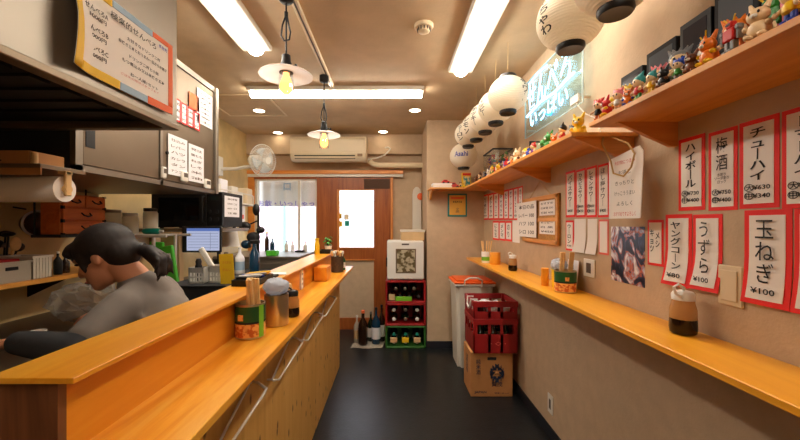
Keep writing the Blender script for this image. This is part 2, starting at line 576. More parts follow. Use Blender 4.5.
for k, (px, py, mm, lb) in enumerate([(339.5, 216, 'yellow', 'yellow square sticker on the door glass, the upper of two yellow ones'), (340, 224, 'yellow', 'yellow square sticker on the door glass, below the other yellow one'),
                                      (346.5, 217, 'cream', 'small cream sticker on the door glass beside the yellow squares'), (347, 223.5, 'tealb', 'blue-green square sticker on the door glass')]):
    p = at(px, py, 4.568)
    tag(MB().box(p.x - .028, p.x + .028, 4.566, 4.5725, p.z - .034, p.z + .034).build('sticker', M[mm]), lb, 'sticker', 'stickers on the door glass')

# outside
struct(MB().box(-9, 6, 4.72, 20, -.15, -.02).build('street_ground', M['street']))
fc = struct(MB().box(-9, 6, 9, 9.3, -.1, 5).build('exterior_facade', M['facade']))
for (a, b_) in ((-3.85, -3.15), (-2.55, -2.2)):
    MB().box(a, b_, 8.93, 9, .1, 2.1).build('door_panel', M['facadepink'], fc)
MB().box(-1.3, -.2, 8.93, 9, .3, 1.7).build('shop_window', mat('grey_shopfront', lin(190, 196, 206), 0.4), fc)
MB().box(-1.4, -.1, 8.5, 9, 1.9, 2.0).build('shop_awning', mat('awning', lin(196, 206, 222), 0.6), fc)
nr = thing('shop_curtain', 'pale fabric shop curtain with lavender writing hanging outside the window', 'curtain', (-1.37, 4.80, 1.58))
MB().grid(lambda a, b_: (-1.86 + .98 * a, 4.80 + .012 * math.sin(a * 40), 1.585 + .40 * b_), 60, 2).build('cloth', M['noren'], nr)
MB().cyl((-1.9, 4.80, 1.985), (-.84, 4.80, 1.985), .012).cyl((-1.88, 4.80, 1.985), (-1.88, 4.715, 1.985), .010).cyl((-.86, 4.80, 1.985), (-.86, 4.715, 1.985), .010).build('rod', M['trimwood'], nr)
lettering('lettering', 'お飲・いっしゃっせ', M['lav'], nr, (-1.38, 4.775, 1.625), UF, UV, .86, .085)
lettering('emblem', '口', M['skyblue'], nr, (-1.42, 4.775, 1.85), UF, UV, .1, .1, offset=.04)
tag(MB().tube([(-1.62, 5.3, 0), (-1.62, 5.3, 2.0)], .035).lathe([(.16, -.02), (.16, .03), (.04, .06)], (-1.62, 5.3, 0)).build('banner_pole', mat('mint_pole', lin(170, 214, 206), 0.5)), 'pale mint banner pole standing outside the window', 'pole')

# ------------------------------------------------------------------ ceiling lamps
def led_fixture(x0, x1, y0, y1, label, long_axis):
    cx, cy = (x0 + x1) / 2, (y0 + y1) / 2
    t = thing('ceiling_light', label, 'ceiling light', (cx, cy, ZC))
    MB().box(x0, x1, y0, y1, ZC - .035, ZC, .006).build('housing', M['offwhite'], t)
    d = MB()
    hw = .045
    n = 10
    z0 = ZC - .035
    pts = []
    for k in range(n + 1):
        a = PI * k / n
        pts.append((math.cos(a) * hw, z0 - math.sin(a) * .035))
    if long_axis == 'Y':
        d.prism([(cx + p[0], y0 + .015, p[1]) for p in pts], (0, y1 - y0 - .03, 0))
    else:
        d.prism([(x0 + .015, cy + p[0], p[1]) for p in pts], (x1 - x0 - .03, 0, 0))
    d.build('diffuser', M['led'], t)
    return t
led_fixture(-.955, -.765, 0.98, 2.26, 'long white ceiling light strip above the counter, beside the steel hood', 'Y')
led_fixture(.40, .575, 1.30, 2.58, 'long white ceiling light strip near the paper lanterns', 'Y')
led_fixture(.40, .575, -1.25, .03, 'unseen long ceiling light strip added behind the camera to brighten the near room', 'Y')  # added out of view to light the near end of the room
led_fixture(-1.2, .255, 2.90, 3.07, 'long white ceiling light strip running crosswise before the air conditioner', 'X')

dl = [(at(259, 111, 1), 'recessed downlight behind the crosswise strip, on the kitchen side'), (at(278, 133, 1), 'recessed downlight just in front of the beam, kitchen side of the air conditioner'),
      (at(415, 110.6, 1), 'recessed downlight in the ceiling before the pillar'), (at(383, 132, 1), 'recessed downlight close to the beam, by the air conditioner pipe')]
for p, lb in dl:
    k = (ZC - .004 - H) / (p.z - H)
    c = Vector((p.x * k, k, ZC))
    if c.y > 4.4: c.y = 4.40
    t = thing('downlight', lb, 'downlight', c, 'recessed downlights')
    MB().lathe([(.052, -.004), (.062, -.006), (.062, 0), (.05, 0)], c, caps=False).build('trim_ring', M['white'], t, smooth=True)
    MB().lathe([(.052, -.003), (.052, -.001)], c).build('lens', M['down'], t)

c = Vector((.175, 2.02, ZC))
t = thing('smoke_detector', 'round cream smoke detector on the bare ceiling', 'smoke detector', c)
MB().lathe([(.054, 0), (.054, -.014), (.05, -.02), (.034, -.022), (.032, -.04), (.02, -.046), (.001, -.047)], c, seg=28).build('body', M['cream'], t, smooth=True)
g = MB()
for k in range(12):
    a = 2 * PI * k / 12
    g.box(-.003, .003, .03, .047, -.034, -.020)
    for vv in g.bm.verts[-8:] if False else []: pass
g = MB()
for k in range(12):
    a = 2 * PI * k / 12
    g.cyl(c + Vector((.036 * math.cos(a), .036 * math.sin(a), -.021)), c + Vector((.036 * math.cos(a), .036 * math.sin(a), -.036)), .004, seg=6)
g.build('vent_slot', M['inkg'], t)

# wiring rail on the ceiling, with two pendant lamps
t = thing('ceiling_rail', 'slim cream wiring rail running along the ceiling above the counter', 'rail', (-.495, 1.2, ZC))
MB().box(-.513, -.477, -.6, 2.98, ZC - .022, ZC, .003).build('rail', M['cream'], t)
MB().box(-.500, -.490, -.6, 2.98, ZC - .0225, ZC - .018).build('slot', M['inkg'], t)

def pendant(x, y, zs, r, label, knot):
    t = thing('pendant_lamp', label, 'pendant lamp', (x, y, ZC), 'milk glass pendant lamps')
    MB().lathe([(.034, -.012), (.034, -.052), (.026, -.06), (.005, -.062)], (x, y, ZC - .012), seg=20).build('ceiling_plug', M['iron'], t, smooth=True)
    cord = MB()
    zk = ZC - .13 if knot else ZC - .24
    cord.tube([(x, y, ZC - .07), (x, y, zs + .075)], .0042)
    cord.tube([(x, y, zk), (x - .018, y, zk - .05), (x - .024, y, zk - .10), (x - .01, y, zk - .125), (x + .014, y, zk - .12), (x + .02, y, zk - .085), (x + .008, y, zk - .03), (x, y, zk + .02)], .0042)
    cord.tube([(x, y, zk + .012), (x, y, zk - .012)], .009)
    cord.build('cord', M['iron'], t, smooth=True)
    so = MB().lathe([(.011, .085), (.02, .08), (.022, .05), (.026, .042), (.026, .012), (.033, .008), (.033, -.004)], (x, y, zs), seg=20).build('socket', M['iron'], t, smooth=True)
    MB().cyl((x + .02, y, zs + .03), (x + .045, y, zs + .03), .005).cyl((x + .042, y, zs + .03), (x + .052, y, zs + .03), .009).build('switch_key', M['iron'], so, smooth=True)
    sh = MB()
    prof = [(.03, .002), (.05, .0), (.075, -.003), (.10, -.006), (r * .92, -.010), (r, -.017), (r, -.019), (r * .92, -.013), (.10, -.009), (.075, -.006), (.05, -.003), (.03, -.002)]
    sh.lathe(prof, (x, y, zs), seg=40, caps=False).build('shade', M['lampglass'], t, smooth=True)
    MB().lathe([(.014, -.004), (.016, -.02), (.026, -.045), (.032, -.068), (.028, -.09), (.016, -.104), (.001, -.108)], (x, y, zs), seg=20).build('bulb', M['bulb'], t, smooth=True)
    MB().lathe([(.030, -.004), (.036, -.03), (.038, -.09), (.036, -.112), (.034, -.112), (.035, -.088), (.033, -.03), (.028, -.004)], (x, y, zs), seg=24, caps=False).build('glass_chimney', M['clear'], t, smooth=True)
pendant(-.51, 1.70, 2.075, .125, 'milk glass disc pendant lamp with lit bulb, hanging nearer the hood', True)
pendant(-.515, 2.66, 2.03, .122, 'milk glass disc pendant lamp with lit bulb, hanging before the air conditioner', False)

# ------------------------------------------------------------------ air conditioner
ax0, ax1, ay0, ay1, az0, az1 = -1.23, -.325, 4.25, 4.495, 2.115, 2.40
t = thing('air_conditioner', 'cream wall air conditioner mounted above the window', 'air conditioner', ((ax0 + ax1) / 2, 4.49, az0))
prof = [(ay1, az0 + .01), (ay0 + .07, az0), (ay0 + .02, az0 + .03), (ay0, az0 + .08), (ay0, az1 - .04), (ay0 + .03, az1), (ay1, az1)]
MB().prism([(ax0, y, z) for y, z in prof], (ax1 - ax0, 0, 0)).build('casing', M['cream'], t)
MB().box(ax0 + .02, ax1 - .02, ay0 - .006, ay0 + .002, az0 + .10, az1 - .05, .003).build('front_panel', M['cream'], t)
MB().prism([(ax0 + .05, ay0 + .006, az0 + .060), (ax0 + .05, ay0 + .03, az0 + .018), (ax0 + .05, ay0 + .06, az0 + .02), (ax0 + .05, ay0 + .03, az0 + .066)], (ax1 - ax0 - .18, 0, 0)).build('outlet_slot', M['black2'], t)
MB().prism([(ax0 + .06, ay0 + .003, az0 + .046), (ax0 + .06, ay0 + .018, az0 + .022), (ax0 + .06, ay0 + .022, az0 + .024), (ax0 + .06, ay0 + .007, az0 + .048)], (ax1 - ax0 - .2, 0, 0)).build('louver', M['cream'], t)
MB().box(ax1 - .10, ax1 - .04, ay0 - .004, ay0 + .03, az0 + .045, az0 + .075).build('indicator', mat('indicator_panel', lin(150, 120, 84), .4), t)
t = thing('pipe_duct', 'cream pipe and drain hose running from the air conditioner to the pillar', 'pipe', (-.1, 4.47, 2.1))
MB().tube([(ax1 + .035, 4.46, 2.135), (-.25, 4.46, 2.10), (-.18, 4.46, 2.085), (.372, 4.46, 2.085)], .034, 12).build('duct', M['cream'], t, smooth=True)
MB().tube([(ax1 + .012, 4.43, 2.155), (-.2, 4.43, 2.17), (-.10, 4.43, 2.21), (-.05, 4.43, 2.26), (-.035, 4.44, 2.29), (-.06, 4.45, 2.31), (-.10, 4.46, 2.305)], .010, 10).build('hose', M['offwhite'], t, smooth=True)

# ------------------------------------------------------------------ bar counter
cy0, cy1 = .59, 3.38
PX0, PX1, RX, FXX, LX = -.664, -.518, -.555, -.507, -.372
ZL, ZP = .955, 1.10
t = thing('bar_counter', 'long orange wooden bar counter with a raised shelf along the kitchen side', 'counter', (-.55, 2.0, 0))
MB().box(PX0, PX1, .577, cy1 + .02, ZP - .010, ZP, .001).build('top_plank', M['plank'], t)
MB().box(RX - .018, RX, cy0 + .012, cy1, ZL, ZP - .010).build('riser_panel', M['riser'], t)
MB().box(FXX - .05, LX, cy0 + .012, 3.35, ZL - .022, ZL, .002).build('ledge', M['ledge'], t)
MB().box(FXX - .018, FXX, cy0 + .012, cy1, 0, ZL - .022).build('front_panel', M['ply'], t)
MB().box(PX0, RX - .012, cy0, cy0 + .012, 0, ZP - .010).build('end_panel', M['endwood'], t)
MB().box(RX - .012, RX + .003, cy0 - .004, cy0 + .012, 0, ZP - .010).build('corner_post', M['endwood'], t)
MB().box(PX0 + .012, FXX - .018, cy1 - .02, cy1, 0, ZL - .022).box(PX0 + .012, RX - .018, cy1 - .02, cy1, ZL - .022, ZP - .010).build('far_panel', M['ply'], t)
MB().box(PX0 + .012, PX0 + .03, cy0 + .012, cy1 - .02, 0, ZP - .010).build('kitchen_panel', M['endwood'], t)
for k, y in enumerate((1.25, 1.73, 2.22, 2.72)):
    a = Vector((-.500, y, .80)); b_ = Vector((-.425, y - .055, .797)); c_ = Vector((-.470, y - .30, .725))
    hk = MB().tube([a, (a + b_) / 2 + Vector((0, 0, .006)), b_, b_ + Vector((0, -.02, -.005)), c_ + Vector((.012, 0, 0)), c_ + Vector((-.008, -.008, 0)), c_ + Vector((-.016, .008, 0))], .0046, 8, closed=True)
    hk.cyl(a + Vector((-.007, 0, 0)), a + Vector((.004, 0, 0)), .010, seg=10)
    hk.cyl(c_ + Vector((-.036, 0, 0)), c_ + Vector((-.012, 0, 0)), .004, seg=8)
    hk.build('bag_hook', M['chrome'], t, smooth=True)

# outlet and wooden box on the ledge
p = onx(300.5, 279, RX)
t = thing('wall_outlet', 'white outlet strip fixed upright to the counter riser', 'outlet', (RX, p.y, p.z))
MB().box(RX, RX + .012, p.y - .022, p.y + .022, ZL + .004, ZP - .024, .002).build('plate', M['white'], t)
for zz in (ZL + .03, ZL + .06, ZL + .09):
    MB().box(RX + .0115, RX + .013, p.y - .010, p.y - .006, zz, zz + .012).box(RX + .0115, RX + .013, p.y + .006, p.y + .010, zz, zz + .012).build('socket', M['inkg'], t)
t = thing('napkin_box', 'plain orange wooden box on the counter ledge beside the white outlet', 'box', (-.50, 2.5, ZL))
MB().box(-.545, -.455, 2.44, 2.60, ZL + .001, ZL + .098, .006, seg=2).build('box', M['riser'], t)
MB().box(-.53, -.47, 2.47, 2.57, ZL + .0975, ZL + .0995).build('slot', M['riser'], t)

# ------------------------------------------------------------------ right bar shelf
BX0, BZ = .774, 1.0
t = thing('bar_shelf', 'long orange wall shelf for standing drinkers along the bare wall', 'shelf', (.88, 1.8, BZ))
MB().box(BX0, XR, .35, 3.75, BZ - .02, BZ, .002).build('board', M['barwood'], t)
MB().box(XR - .03, XR, .35, 3.75, BZ - .055, BZ - .02).build('wall_batten', M['riser'], t)
for y in (.95, 1.55, 2.15, 2.75, 3.35):
    MB().box(BX0 + .03, XR, y - .012, y + .012, BZ - .026, BZ - .02).box(XR - .036, XR - .03, y - .012, y + .012, BZ - .09, BZ - .02).prism([(BX0 + .10, y - .003, BZ - .026), (XR - .036, y - .003, BZ - .026), (XR - .036, y - .003, BZ - .08)], (0, .006, 0)).build('bracket', M['iron'], t)

# ------------------------------------------------------------------ high shelves
SZ = 1.722
SX0 = .722
def gusset(mb, y, x0, x1, z1, d):
    mb.prism([(x0, y - .009, z1), (x1, y - .009, z1), (x1, y - .009, z1 - d), (x1 - .02, y - .009, z1 - d)], (0, .018, 0))
t = thing('wall_shelf', 'high pine wall shelf crowded with toys above the red bordered menus', 'shelf', (.86, .8, SZ))
MB().box(SX0, XR, .1, 1.315, SZ - .016, SZ, .001).build('board', M['shelfwood'], t)
for y in (.3, 1.25):
    g = MB(); gusset(g, y, SX0 + .06, XR, SZ - .016, .085); g.build('bracket', M['shelfwoodx'], t)
t = thing('wall_shelf', 'high pine wall shelf below the lit neon sign', 'shelf', (.86, 2.5, SZ))
MB().box(SX0, XR, 1.44, 3.60, SZ - .016, SZ, .001).build('board', M['shelfwood'], t)
for y in (1.475, 2.25, 3.2):
    g = MB(); gusset(g, y, SX0 + .02, XR, SZ - .016, .095); g.build('bracket', M['shelfwoodx'], t)
t = thing('wall_shelf', 'short high pine shelf across the pillar face', 'shelf', (.7, 3.74, SZ))
MB().box(.375, XR, 3.602, 3.878, SZ - .016, SZ, .001).build('board', M['shelfwoodx'], t)
MB().prism([(.395, 3.64, SZ - .016), (.395, 3.878, SZ - .016), (.395, 3.878, SZ - .11), (.395, 3.86, SZ - .11)], (.018, 0, 0)).build('bracket', M['shelfwood'], t)

# ------------------------------------------------------------------ paper lanterns
def lantern(x, y, z, r, label, word, wmat, yaw, cap=True, sag=.93):
    t = thing('paper_lantern', label, 'paper lantern', (x, y, z), 'round paper lanterns along the ceiling')
    prof = []
    n = 52
    a0 = math.radians(24)
    for k in range(n + 1):
        a = -PI / 2 + a0 + (PI - 2 * a0) * k / n
        rr = r * (1 + (.012 if k % 2 else -.006))
        prof.append((rr * math.cos(a), rr * sag * math.sin(a)))
    MB().lathe(prof, (x, y, z), seg=36, caps=False).build('paper_globe', M['lantern'], t, smooth=True)
    zc = r * sag * math.cos(a0)
    rc = r * math.sin(a0) * 1.04
    for s, nm in ((-1, 'bottom_ring'), (1, 'top_ring')):
        MB().lathe([(rc * .55, s * (zc - .004)), (rc, s * (zc - .006)), (rc * 1.03, s * (zc + .012)), (rc * .9, s * (zc + .022)), (rc * .55, s * (zc + .020))], (x, y, z), seg=24).build(nm, M['black'], t, smooth=True)
    MB().cyl((x, y, z + zc), (x, y, ZC), .0011, seg=6).build('hanging_cord', M['rope'], t)
    if word:
        lt = lantern_word(word, wmat, t, Vector((x, y, z)), r, sag, yaw)
    return t

def lantern_word(word, m, parent, c, r, sag, yaw, vertical=True, hh=1.25, ww=.50):
    body = '\n'.join(word.replace('ー', '｜')) if vertical else word
    me = text2d(body, .016, .95)
    me.materials.clear()
    xs = [p.co.x for p in me.vertices]; ys = [p.co.y for p in me.vertices]
    x0, x1, y0, y1 = min(xs), max(xs), min(ys), max(ys)
    for p in me.vertices:
        a = ((p.co.x - (x0 + x1) / 2) / (x1 - x0)) * ww + yaw
        e = ((p.co.y - (y0 + y1) / 2) / (y1 - y0)) * hh
        rr = r * 1.018
        q = c + Vector((rr * math.cos(e) * math.cos(a), rr * math.cos(e) * math.sin(a), rr * sag * math.sin(e)))
        p.co = q - wloc(parent)
    return link('lettering', me, m, parent)

# yaw: angle in plan the writing faces (-90 deg is towards the camera, 180 towards the room)
R_ = math.radians
lantern(.728, 1.165, 2.165, .128, 'white paper lantern nearest the camera, cut by the top of the photo', '生ビール', M['ink'], R_(-150))
lantern(.722, 1.45, 2.185, .128, 'large white paper lantern with brush writing beside the neon sign', 'いちゃわ', M['ink'], R_(-166))
lantern(.715, 2.215, 2.155, .119, 'white paper lantern, foremost of the five touching in a row past the neon sign', 'サワー', M['ink'], R_(-52))
lantern(.71, 2.46, 2.155, .119, 'white paper lantern, second in the touching row past the neon sign', 'ハイッピー', M['ink'], R_(-158))
lantern(.70, 2.705, 2.155, .119, 'white paper lantern in the middle of the touching row past the neon sign', 'ホッキー', M['ink'], R_(-150))
lantern(.69, 2.95, 2.155, .119, 'white paper lantern, fourth in the touching row past the neon sign', 'レモン', M['ink'], R_(-148))
lantern(.675, 3.195, 2.155, .119, 'white paper lantern at the far end of the touching row, by the pillar', 'ウーロン', M['ink'], R_(-140))
t = lantern(.69, 3.48, 2.015, .132, 'white paper lantern with blue lettering, hung lower than the others', '', None, 0)
lantern_word('Asahi', M['inkb'], t, Vector((.69, 3.48, 2.015)), .132, .93, R_(-112), vertical=False, hh=.38, ww=1.0)

# ------------------------------------------------------------------ neon sign
ny0, ny1, nz0, nz1 = 1.76, 2.52, 1.955, 2.335
t = thing('neon_sign', 'clear acrylic neon sign glowing pale cyan above the toy shelf', 'neon sign', (XR, 2.1, nz0))
MB().box(.935, .941, ny0, ny1, nz0, nz1).build('acrylic_panel', M['acrylic'], t)
MB().box(.934, .942, ny0 - .004, ny0, nz0, nz1).box(.934, .942, ny1, ny1 + .004, nz0, nz1).box(.934, .942, ny0, ny1, nz0 - .004, nz0).box(.934, .942, ny0, ny1, nz1, nz1 + .004).build('panel_edge_glow', mat('painted_edge_glow', lin(210, 236, 244), .2), t)  # pale strips imitate light glowing in the acrylic edges
for y in (ny0 + .04, ny1 - .04):
    for z in (nz0 + .04, nz1 - .04):
        MB().cyl((.935, y, z), (XR, y, z), .008, seg=10).build('standoff', M['chrome'], t)
yc = (ny0 + ny1) / 2
lettering('neon_lettering', 'せんべろ', M['neon'], t, (.925, yc + .01, 2.20), UR, UV, .60, .19, tube=.011, offset=0)
lettering('neon_lettering', 'いっぱい', M['neon'], t, (.925, yc, 2.045), UR, UV, .52, .10, tube=.013, offset=0)
MB().tube([(.925, ny1 - .06, 2.09), (.925, yc + .1, 2.115), (.925, yc - .1, 2.105), (.925, ny0 + .06, 2.125)], .007).tube([(.925, ny1 - .1, 2.30), (.925, yc + .14, 2.312), (.925, yc, 2.305)], .006).build('neon_swash', M['neon'], t, smooth=True)
MB().tube([(.925, ny0 + .17, 2.285), (.925, ny0 + .13, 2.30), (.925, ny0 + .10, 2.27), (.925, ny0 + .13, 2.25), (.925, ny0 + .17, 2.285)], .007).tube([(.925, yc, 2.01), (.925, yc - .05, 1.99), (.925, yc - .08, 2.005)], .006).build('neon_motif', M['neonblue'], t, smooth=True)
MB().box(.925, .935, ny0 + .02, ny0 + .10, nz0 + .01, nz0 + .05).tube([(.93, ny0 + .05, nz0 + .01), (.95, ny0 + .0, nz0 - .06), (.97, ny0 - .06, nz0 - .1), (.985, ny0 - .1, SZ)], .003).build('power_lead', M['white'], t)

# ------------------------------------------------------------------ menu strips
WXN = XR - .0005
def strip(pl, pr, yt, yb, word, price, label, border='red', red=True, note=None, tilt=0.0, group='red bordered menu strips on the wall', curl=.0):
    y0 = F * XR / (pl - VX)
    y1 = F * XR / (pr - VX)
    zt = H - (yt - VY) * y0 / F
    zb = H - (yb - VY) * y0 / F
    wd, ht = y0 - y1, zt - zb
    yc, zc = (y0 + y1) / 2, (zt + zb) / 2
    t = thing('menu_strip', label, 'menu strip', (WXN, yc, zc), group)
    def sheet(name, m, inset, lift):
        a, b_ = wd / 2 - inset, ht / 2 - inset
        bm = MB()
        th = .0012
        def fn(i, j):
            yy = a - 2 * a * i
            zz = -b_ + 2 * b_ * j
            out = lift + curl * max(0, .55 - j) ** 2 * (1 - i * .3)
            return (WXN - out, yc + yy, zc + zz)
        n = 6
        vs = [[[bm.bm.verts.new(Vector(fn(i / 2, j / n)) + Vector((-th * k, 0, 0))) for k in (0, 1)] for j in range(n + 1)] for i in range(3)]
        for i in range(2):
            for j in range(n):
                for k in (0, 1):
                    bm.bm.faces.new((vs[i][j][k], vs[i + 1][j][k], vs[i + 1][j + 1][k], vs[i][j + 1][k]))
        for j in range(n):
            for i in (0, 2):
                bm.bm.faces.new((vs[i][j][0], vs[i][j][1], vs[i][j + 1][1], vs[i][j + 1][0]))
        for i in range(2):
            for j in (0, n):
                bm.bm.faces.new((vs[i][j][0], vs[i][j][1], vs[i + 1][j][1], vs[i + 1][j][0]))
        return bm.build(name, m, t)
    bw = min(.017, wd * .12)
    if red:
        sheet('border_sheet', M[border], 0, 0)
    sheet('paper', M['paper'], bw if red else 0, .0012 if red else 0)
    ext = .0036 + curl * .02
    np_ = len(price) if price else 0
    top = zt - bw * 1.9
    bot = zb + bw * 1.9
    hp = (top - bot)
    x = WXN - ext
    if word:
        zlo = bot + hp * (.11 * np_ + .05 if np_ else 0) + (hp * .22 if note else 0)
        cols = word.split('|')
        for ci, cword in enumerate(cols):
            cw = wd * (.40 if len(cols) == 1 else .26)
            cyy = yc + (0 if len(cols) == 1 else (wd * .18 * (1 if ci else -1)))
            hh = min(top - zlo, len(cword) * cw * 1.32)
            kanji = any(not (0x30A0 <= ord(ch) <= 0x30FF) for ch in cword)
            lettering('lettering', cword, M['ink'], t, (x - curl * .1, cyy, top - hh / 2 - (top - zlo - hh) * .35), UR, UV, cw, hh, vertical=True, offset=.004 if kanji else .016)
    if note:
        lettering('note_lettering', note, M['inkg'], t, (x, yc, bot + hp * (.11 * np_ + .16)), UR, UV, wd * .5, hp * .16)
    for k in range(np_):
        zz = bot + hp * (.055 + .115 * (np_ - 1 - k))
        lettering('price_lettering', price[k], M['ink'], t, (x - curl * .25, yc, zz), UR, UV, wd * (.62 if np_ > 1 else .52), hp * .082, offset=.016)
        if price[k][0] in '大中':
            yr, rr_ = yc + wd * .215, wd * .115
            MB().tube([(x - .0006 - curl * .25, yr + rr_ * math.cos(a), zz + rr_ * .8 * math.sin(a)) for a in [2 * PI * q / 20 for q in range(20)]], .0009, 5, closed=True).build('price_ring', M['ink'], t)
    return t

strip(679, 705.5, 140.5, 211, 'ハイボール', ['大¥730', '中¥400'], 'red bordered menu strip for highballs in the upper row, first past the rope-hung sign')
strip(709, 738, 133.6, 211, '梅酒', ['大¥750', '中¥400'], 'red bordered menu strip for plum wine in the upper row with a small note', note='水割り\nソーダ割り\nロック')
strip(740, 780, 124, 209, 'チューハイ', ['大¥630', '中¥340'], 'red bordered menu strip for chuhai in the upper row, above the onion strip')
strip(782.5, 830, 112, 209, 'トマトハイ', ['大¥630', '中¥340'], 'red bordered menu strip in the upper row, cut by the edge of the photo')
strip(666, 692.5, 214.7, 283, 'ヤングコーン', ['¥80'], 'curling red bordered menu strip for baby corn at 80 yen', curl=.06)
strip(693.5, 723, 214.7, 287.5, 'うずら', ['¥100'], 'red bordered menu strip for quail eggs at 100 yen, beside the light switch', curl=.07)
strip(745, 793, 210.5, 301, '玉ねぎ', ['¥100'], 'red bordered menu strip for onion at 100 yen', curl=.04)
strip(795, 850, 209, 312, 'ししとう', ['¥100'], 'red bordered menu strip in the lower row, cut by the edge of the photo', curl=.04)
strip(648, 664, 220, 264.5, 'メシ|キョツ', None, 'small narrow red bordered menu strip between the night photo poster and the baby corn strip')
four = [(566, 575.7, 172.5, 217.5, 'バイスサワー', ['¥400'], 'first strip from the corkboard in the upper row of four'), (576.2, 586, 170.5, 217.5, 'カルピスサワー', ['大¥600', '中¥350'], 'second strip from the corkboard in the upper row of four'),
        (586.6, 597, 168, 217.5, 'レモンサワー', ['大¥600', '中¥350'], 'third strip from the corkboard in the upper row of four'), (598, 609.5, 165.5, 217.5, 'ほし梅サワー', ['¥400'], 'strip partly covered by the rope-hung sign')]
for a in four:
    strip(a[0], a[1], a[2], a[3], a[4], a[5], 'red bordered menu strip, ' + a[6], group='four drink strips by the corkboard')
strip(566, 574, 220.5, 250, 'ウーロン', ['¥200'], 'small red bordered strip in the lower row by the corkboard', group='lower strips by the corkboard')
strip(574.8, 586, 219, 251.5, None, None, 'blank white strip in the lower row, next to the small red bordered one', red=False, group='lower strips by the corkboard', curl=.05)
strip(588, 597.5, 219, 253.5, None, None, 'blank white strip in the lower row, next to the pale pink bordered one', red=False, group='lower strips by the corkboard', curl=.05)
strip(599, 609, 219.5, 254, None, None, 'pale blank strip with a pink border in the lower row, beside the poster', border='pinkred', group='lower strips by the corkboard')
xs = [482.7 + 40.5 * (k / 8) ** .92 for k in range(9)]
names = ['もつ煮込み', 'ポテサラ', '冷やっこ', 'キャベツ', 'たまご', 'チャーシュー', 'やきとん', 'ガツ刺し']
ords = ['first', 'second', 'third', 'fourth', 'fifth', 'sixth', 'seventh', 'last']
for k in range(8):
    strip(xs[k], xs[k + 1] - .3, 195.5 - (xs[k] - 483) * .24, 220, names[k], ['¥%d' % (300 + 50 * (k % 3))], 'narrow red bordered menu strip, %s from the pillar in the far upper row' % ords[k], group='far row of menu strips')
xs2 = [493, 499.5, 505.8, 512.3]
for k in range(3):
    strip(xs2[k], xs2[k + 1] - .3, 221, 239.5 + k * .6, ['にら玉', 'メンマ', 'のり'][k], None, 'small red bordered menu strip, %s from the pillar in the far lower row' % ords[k], group='far lower menu strips')
strip(512.8, 519.8, 220.5, 242, None, None, 'blank white strip at the end of the far lower row, beside the corkboard', red=False, group='far lower menu strips')

# corkboard with papers
ya, yb_ = F * XR / (525 - VX), F * XR / (561 - VX)
zt_, zb_ = H + 24.5 * ya / F, H - 17 * ya / F
t = thing('corkboard', 'wood framed corkboard with handwritten papers hung on a string', 'notice board', (XR, (ya + yb_) / 2, zb_))
MB().box(XR - .012, XR - .002, yb_, ya, zb_, zt_).build('cork_panel', M['cork'], t)
MB().box(XR - .022, XR, yb_, yb_ + .028, zb_, zt_, .003).box(XR - .022, XR, ya - .028, ya, zb_, zt_, .003).box(XR - .022, XR, yb_, ya, zb_, zb_ + .028, .003).box(XR - .022, XR, yb_, ya, zt_ - .028, zt_, .003).box(XR - .02, XR, yb_ + .02, ya - .02, (zb_ + zt_) / 2 - .012, (zb_ + zt_) / 2 + .012).build('frame', M['shelfwood'], t)
MB().tube([(XR - .008, ya - .1, zt_ - .01), (XR - .008, (ya + yb_) / 2, zt_ + .10), (XR - .008, yb_ + .1, zt_ - .01)], .0018).build('hanging_string', M['rope'], t)
def sheet_on_wall(y0, y1, z0, z1, x, label, lines, m='paper', parent=None, tilt=0):
    tt = thing('notice_paper', label, 'notice', (x, (y0 + y1) / 2, (z0 + z1) / 2), 'papers pinned to the corkboard')
    MB().box(x - .0012, x, y1, y0, z0, z1).build('paper', M[m], tt)
    n = len(lines)
    for k, l in enumerate(lines):
        zz = z1 - (z1 - z0) * (k + .6) / (n + .2)
        lettering('lettering', l, M['inkg'], tt, (x - .0016, (y0 + y1) / 2, zz), UR, UV, abs(y0 - y1) * .8, (z1 - z0) / (n + 1) * .6)
yw0, yw1 = F * XR / (520.5 - VX), F * XR / (540 - VX)
sheet_on_wall(yw0, yw1, H - 12 * yw0 / F, H + 20.5 * yw0 / F, XR - .0245, 'tall white handwritten paper overhanging the edge of the corkboard', ['本日の品', 'レバー 100', 'ハツ 100', 'シロ 100'])
yw0, yw1 = F * XR / (541.5 - VX), F * XR / (557 - VX)
sheet_on_wall(yw0, yw1, 1.405, 1.50, XR - .0125, 'white handwritten paper in the upper half of the corkboard', ['おすすめ', '日本酒 500', '焼酎 400'])
sheet_on_wall(yw0, yw1, 1.285, 1.375, XR - .0125, 'white handwritten paper in the lower half of the corkboard', ['ホッピー', '白 黒', '¥450'])

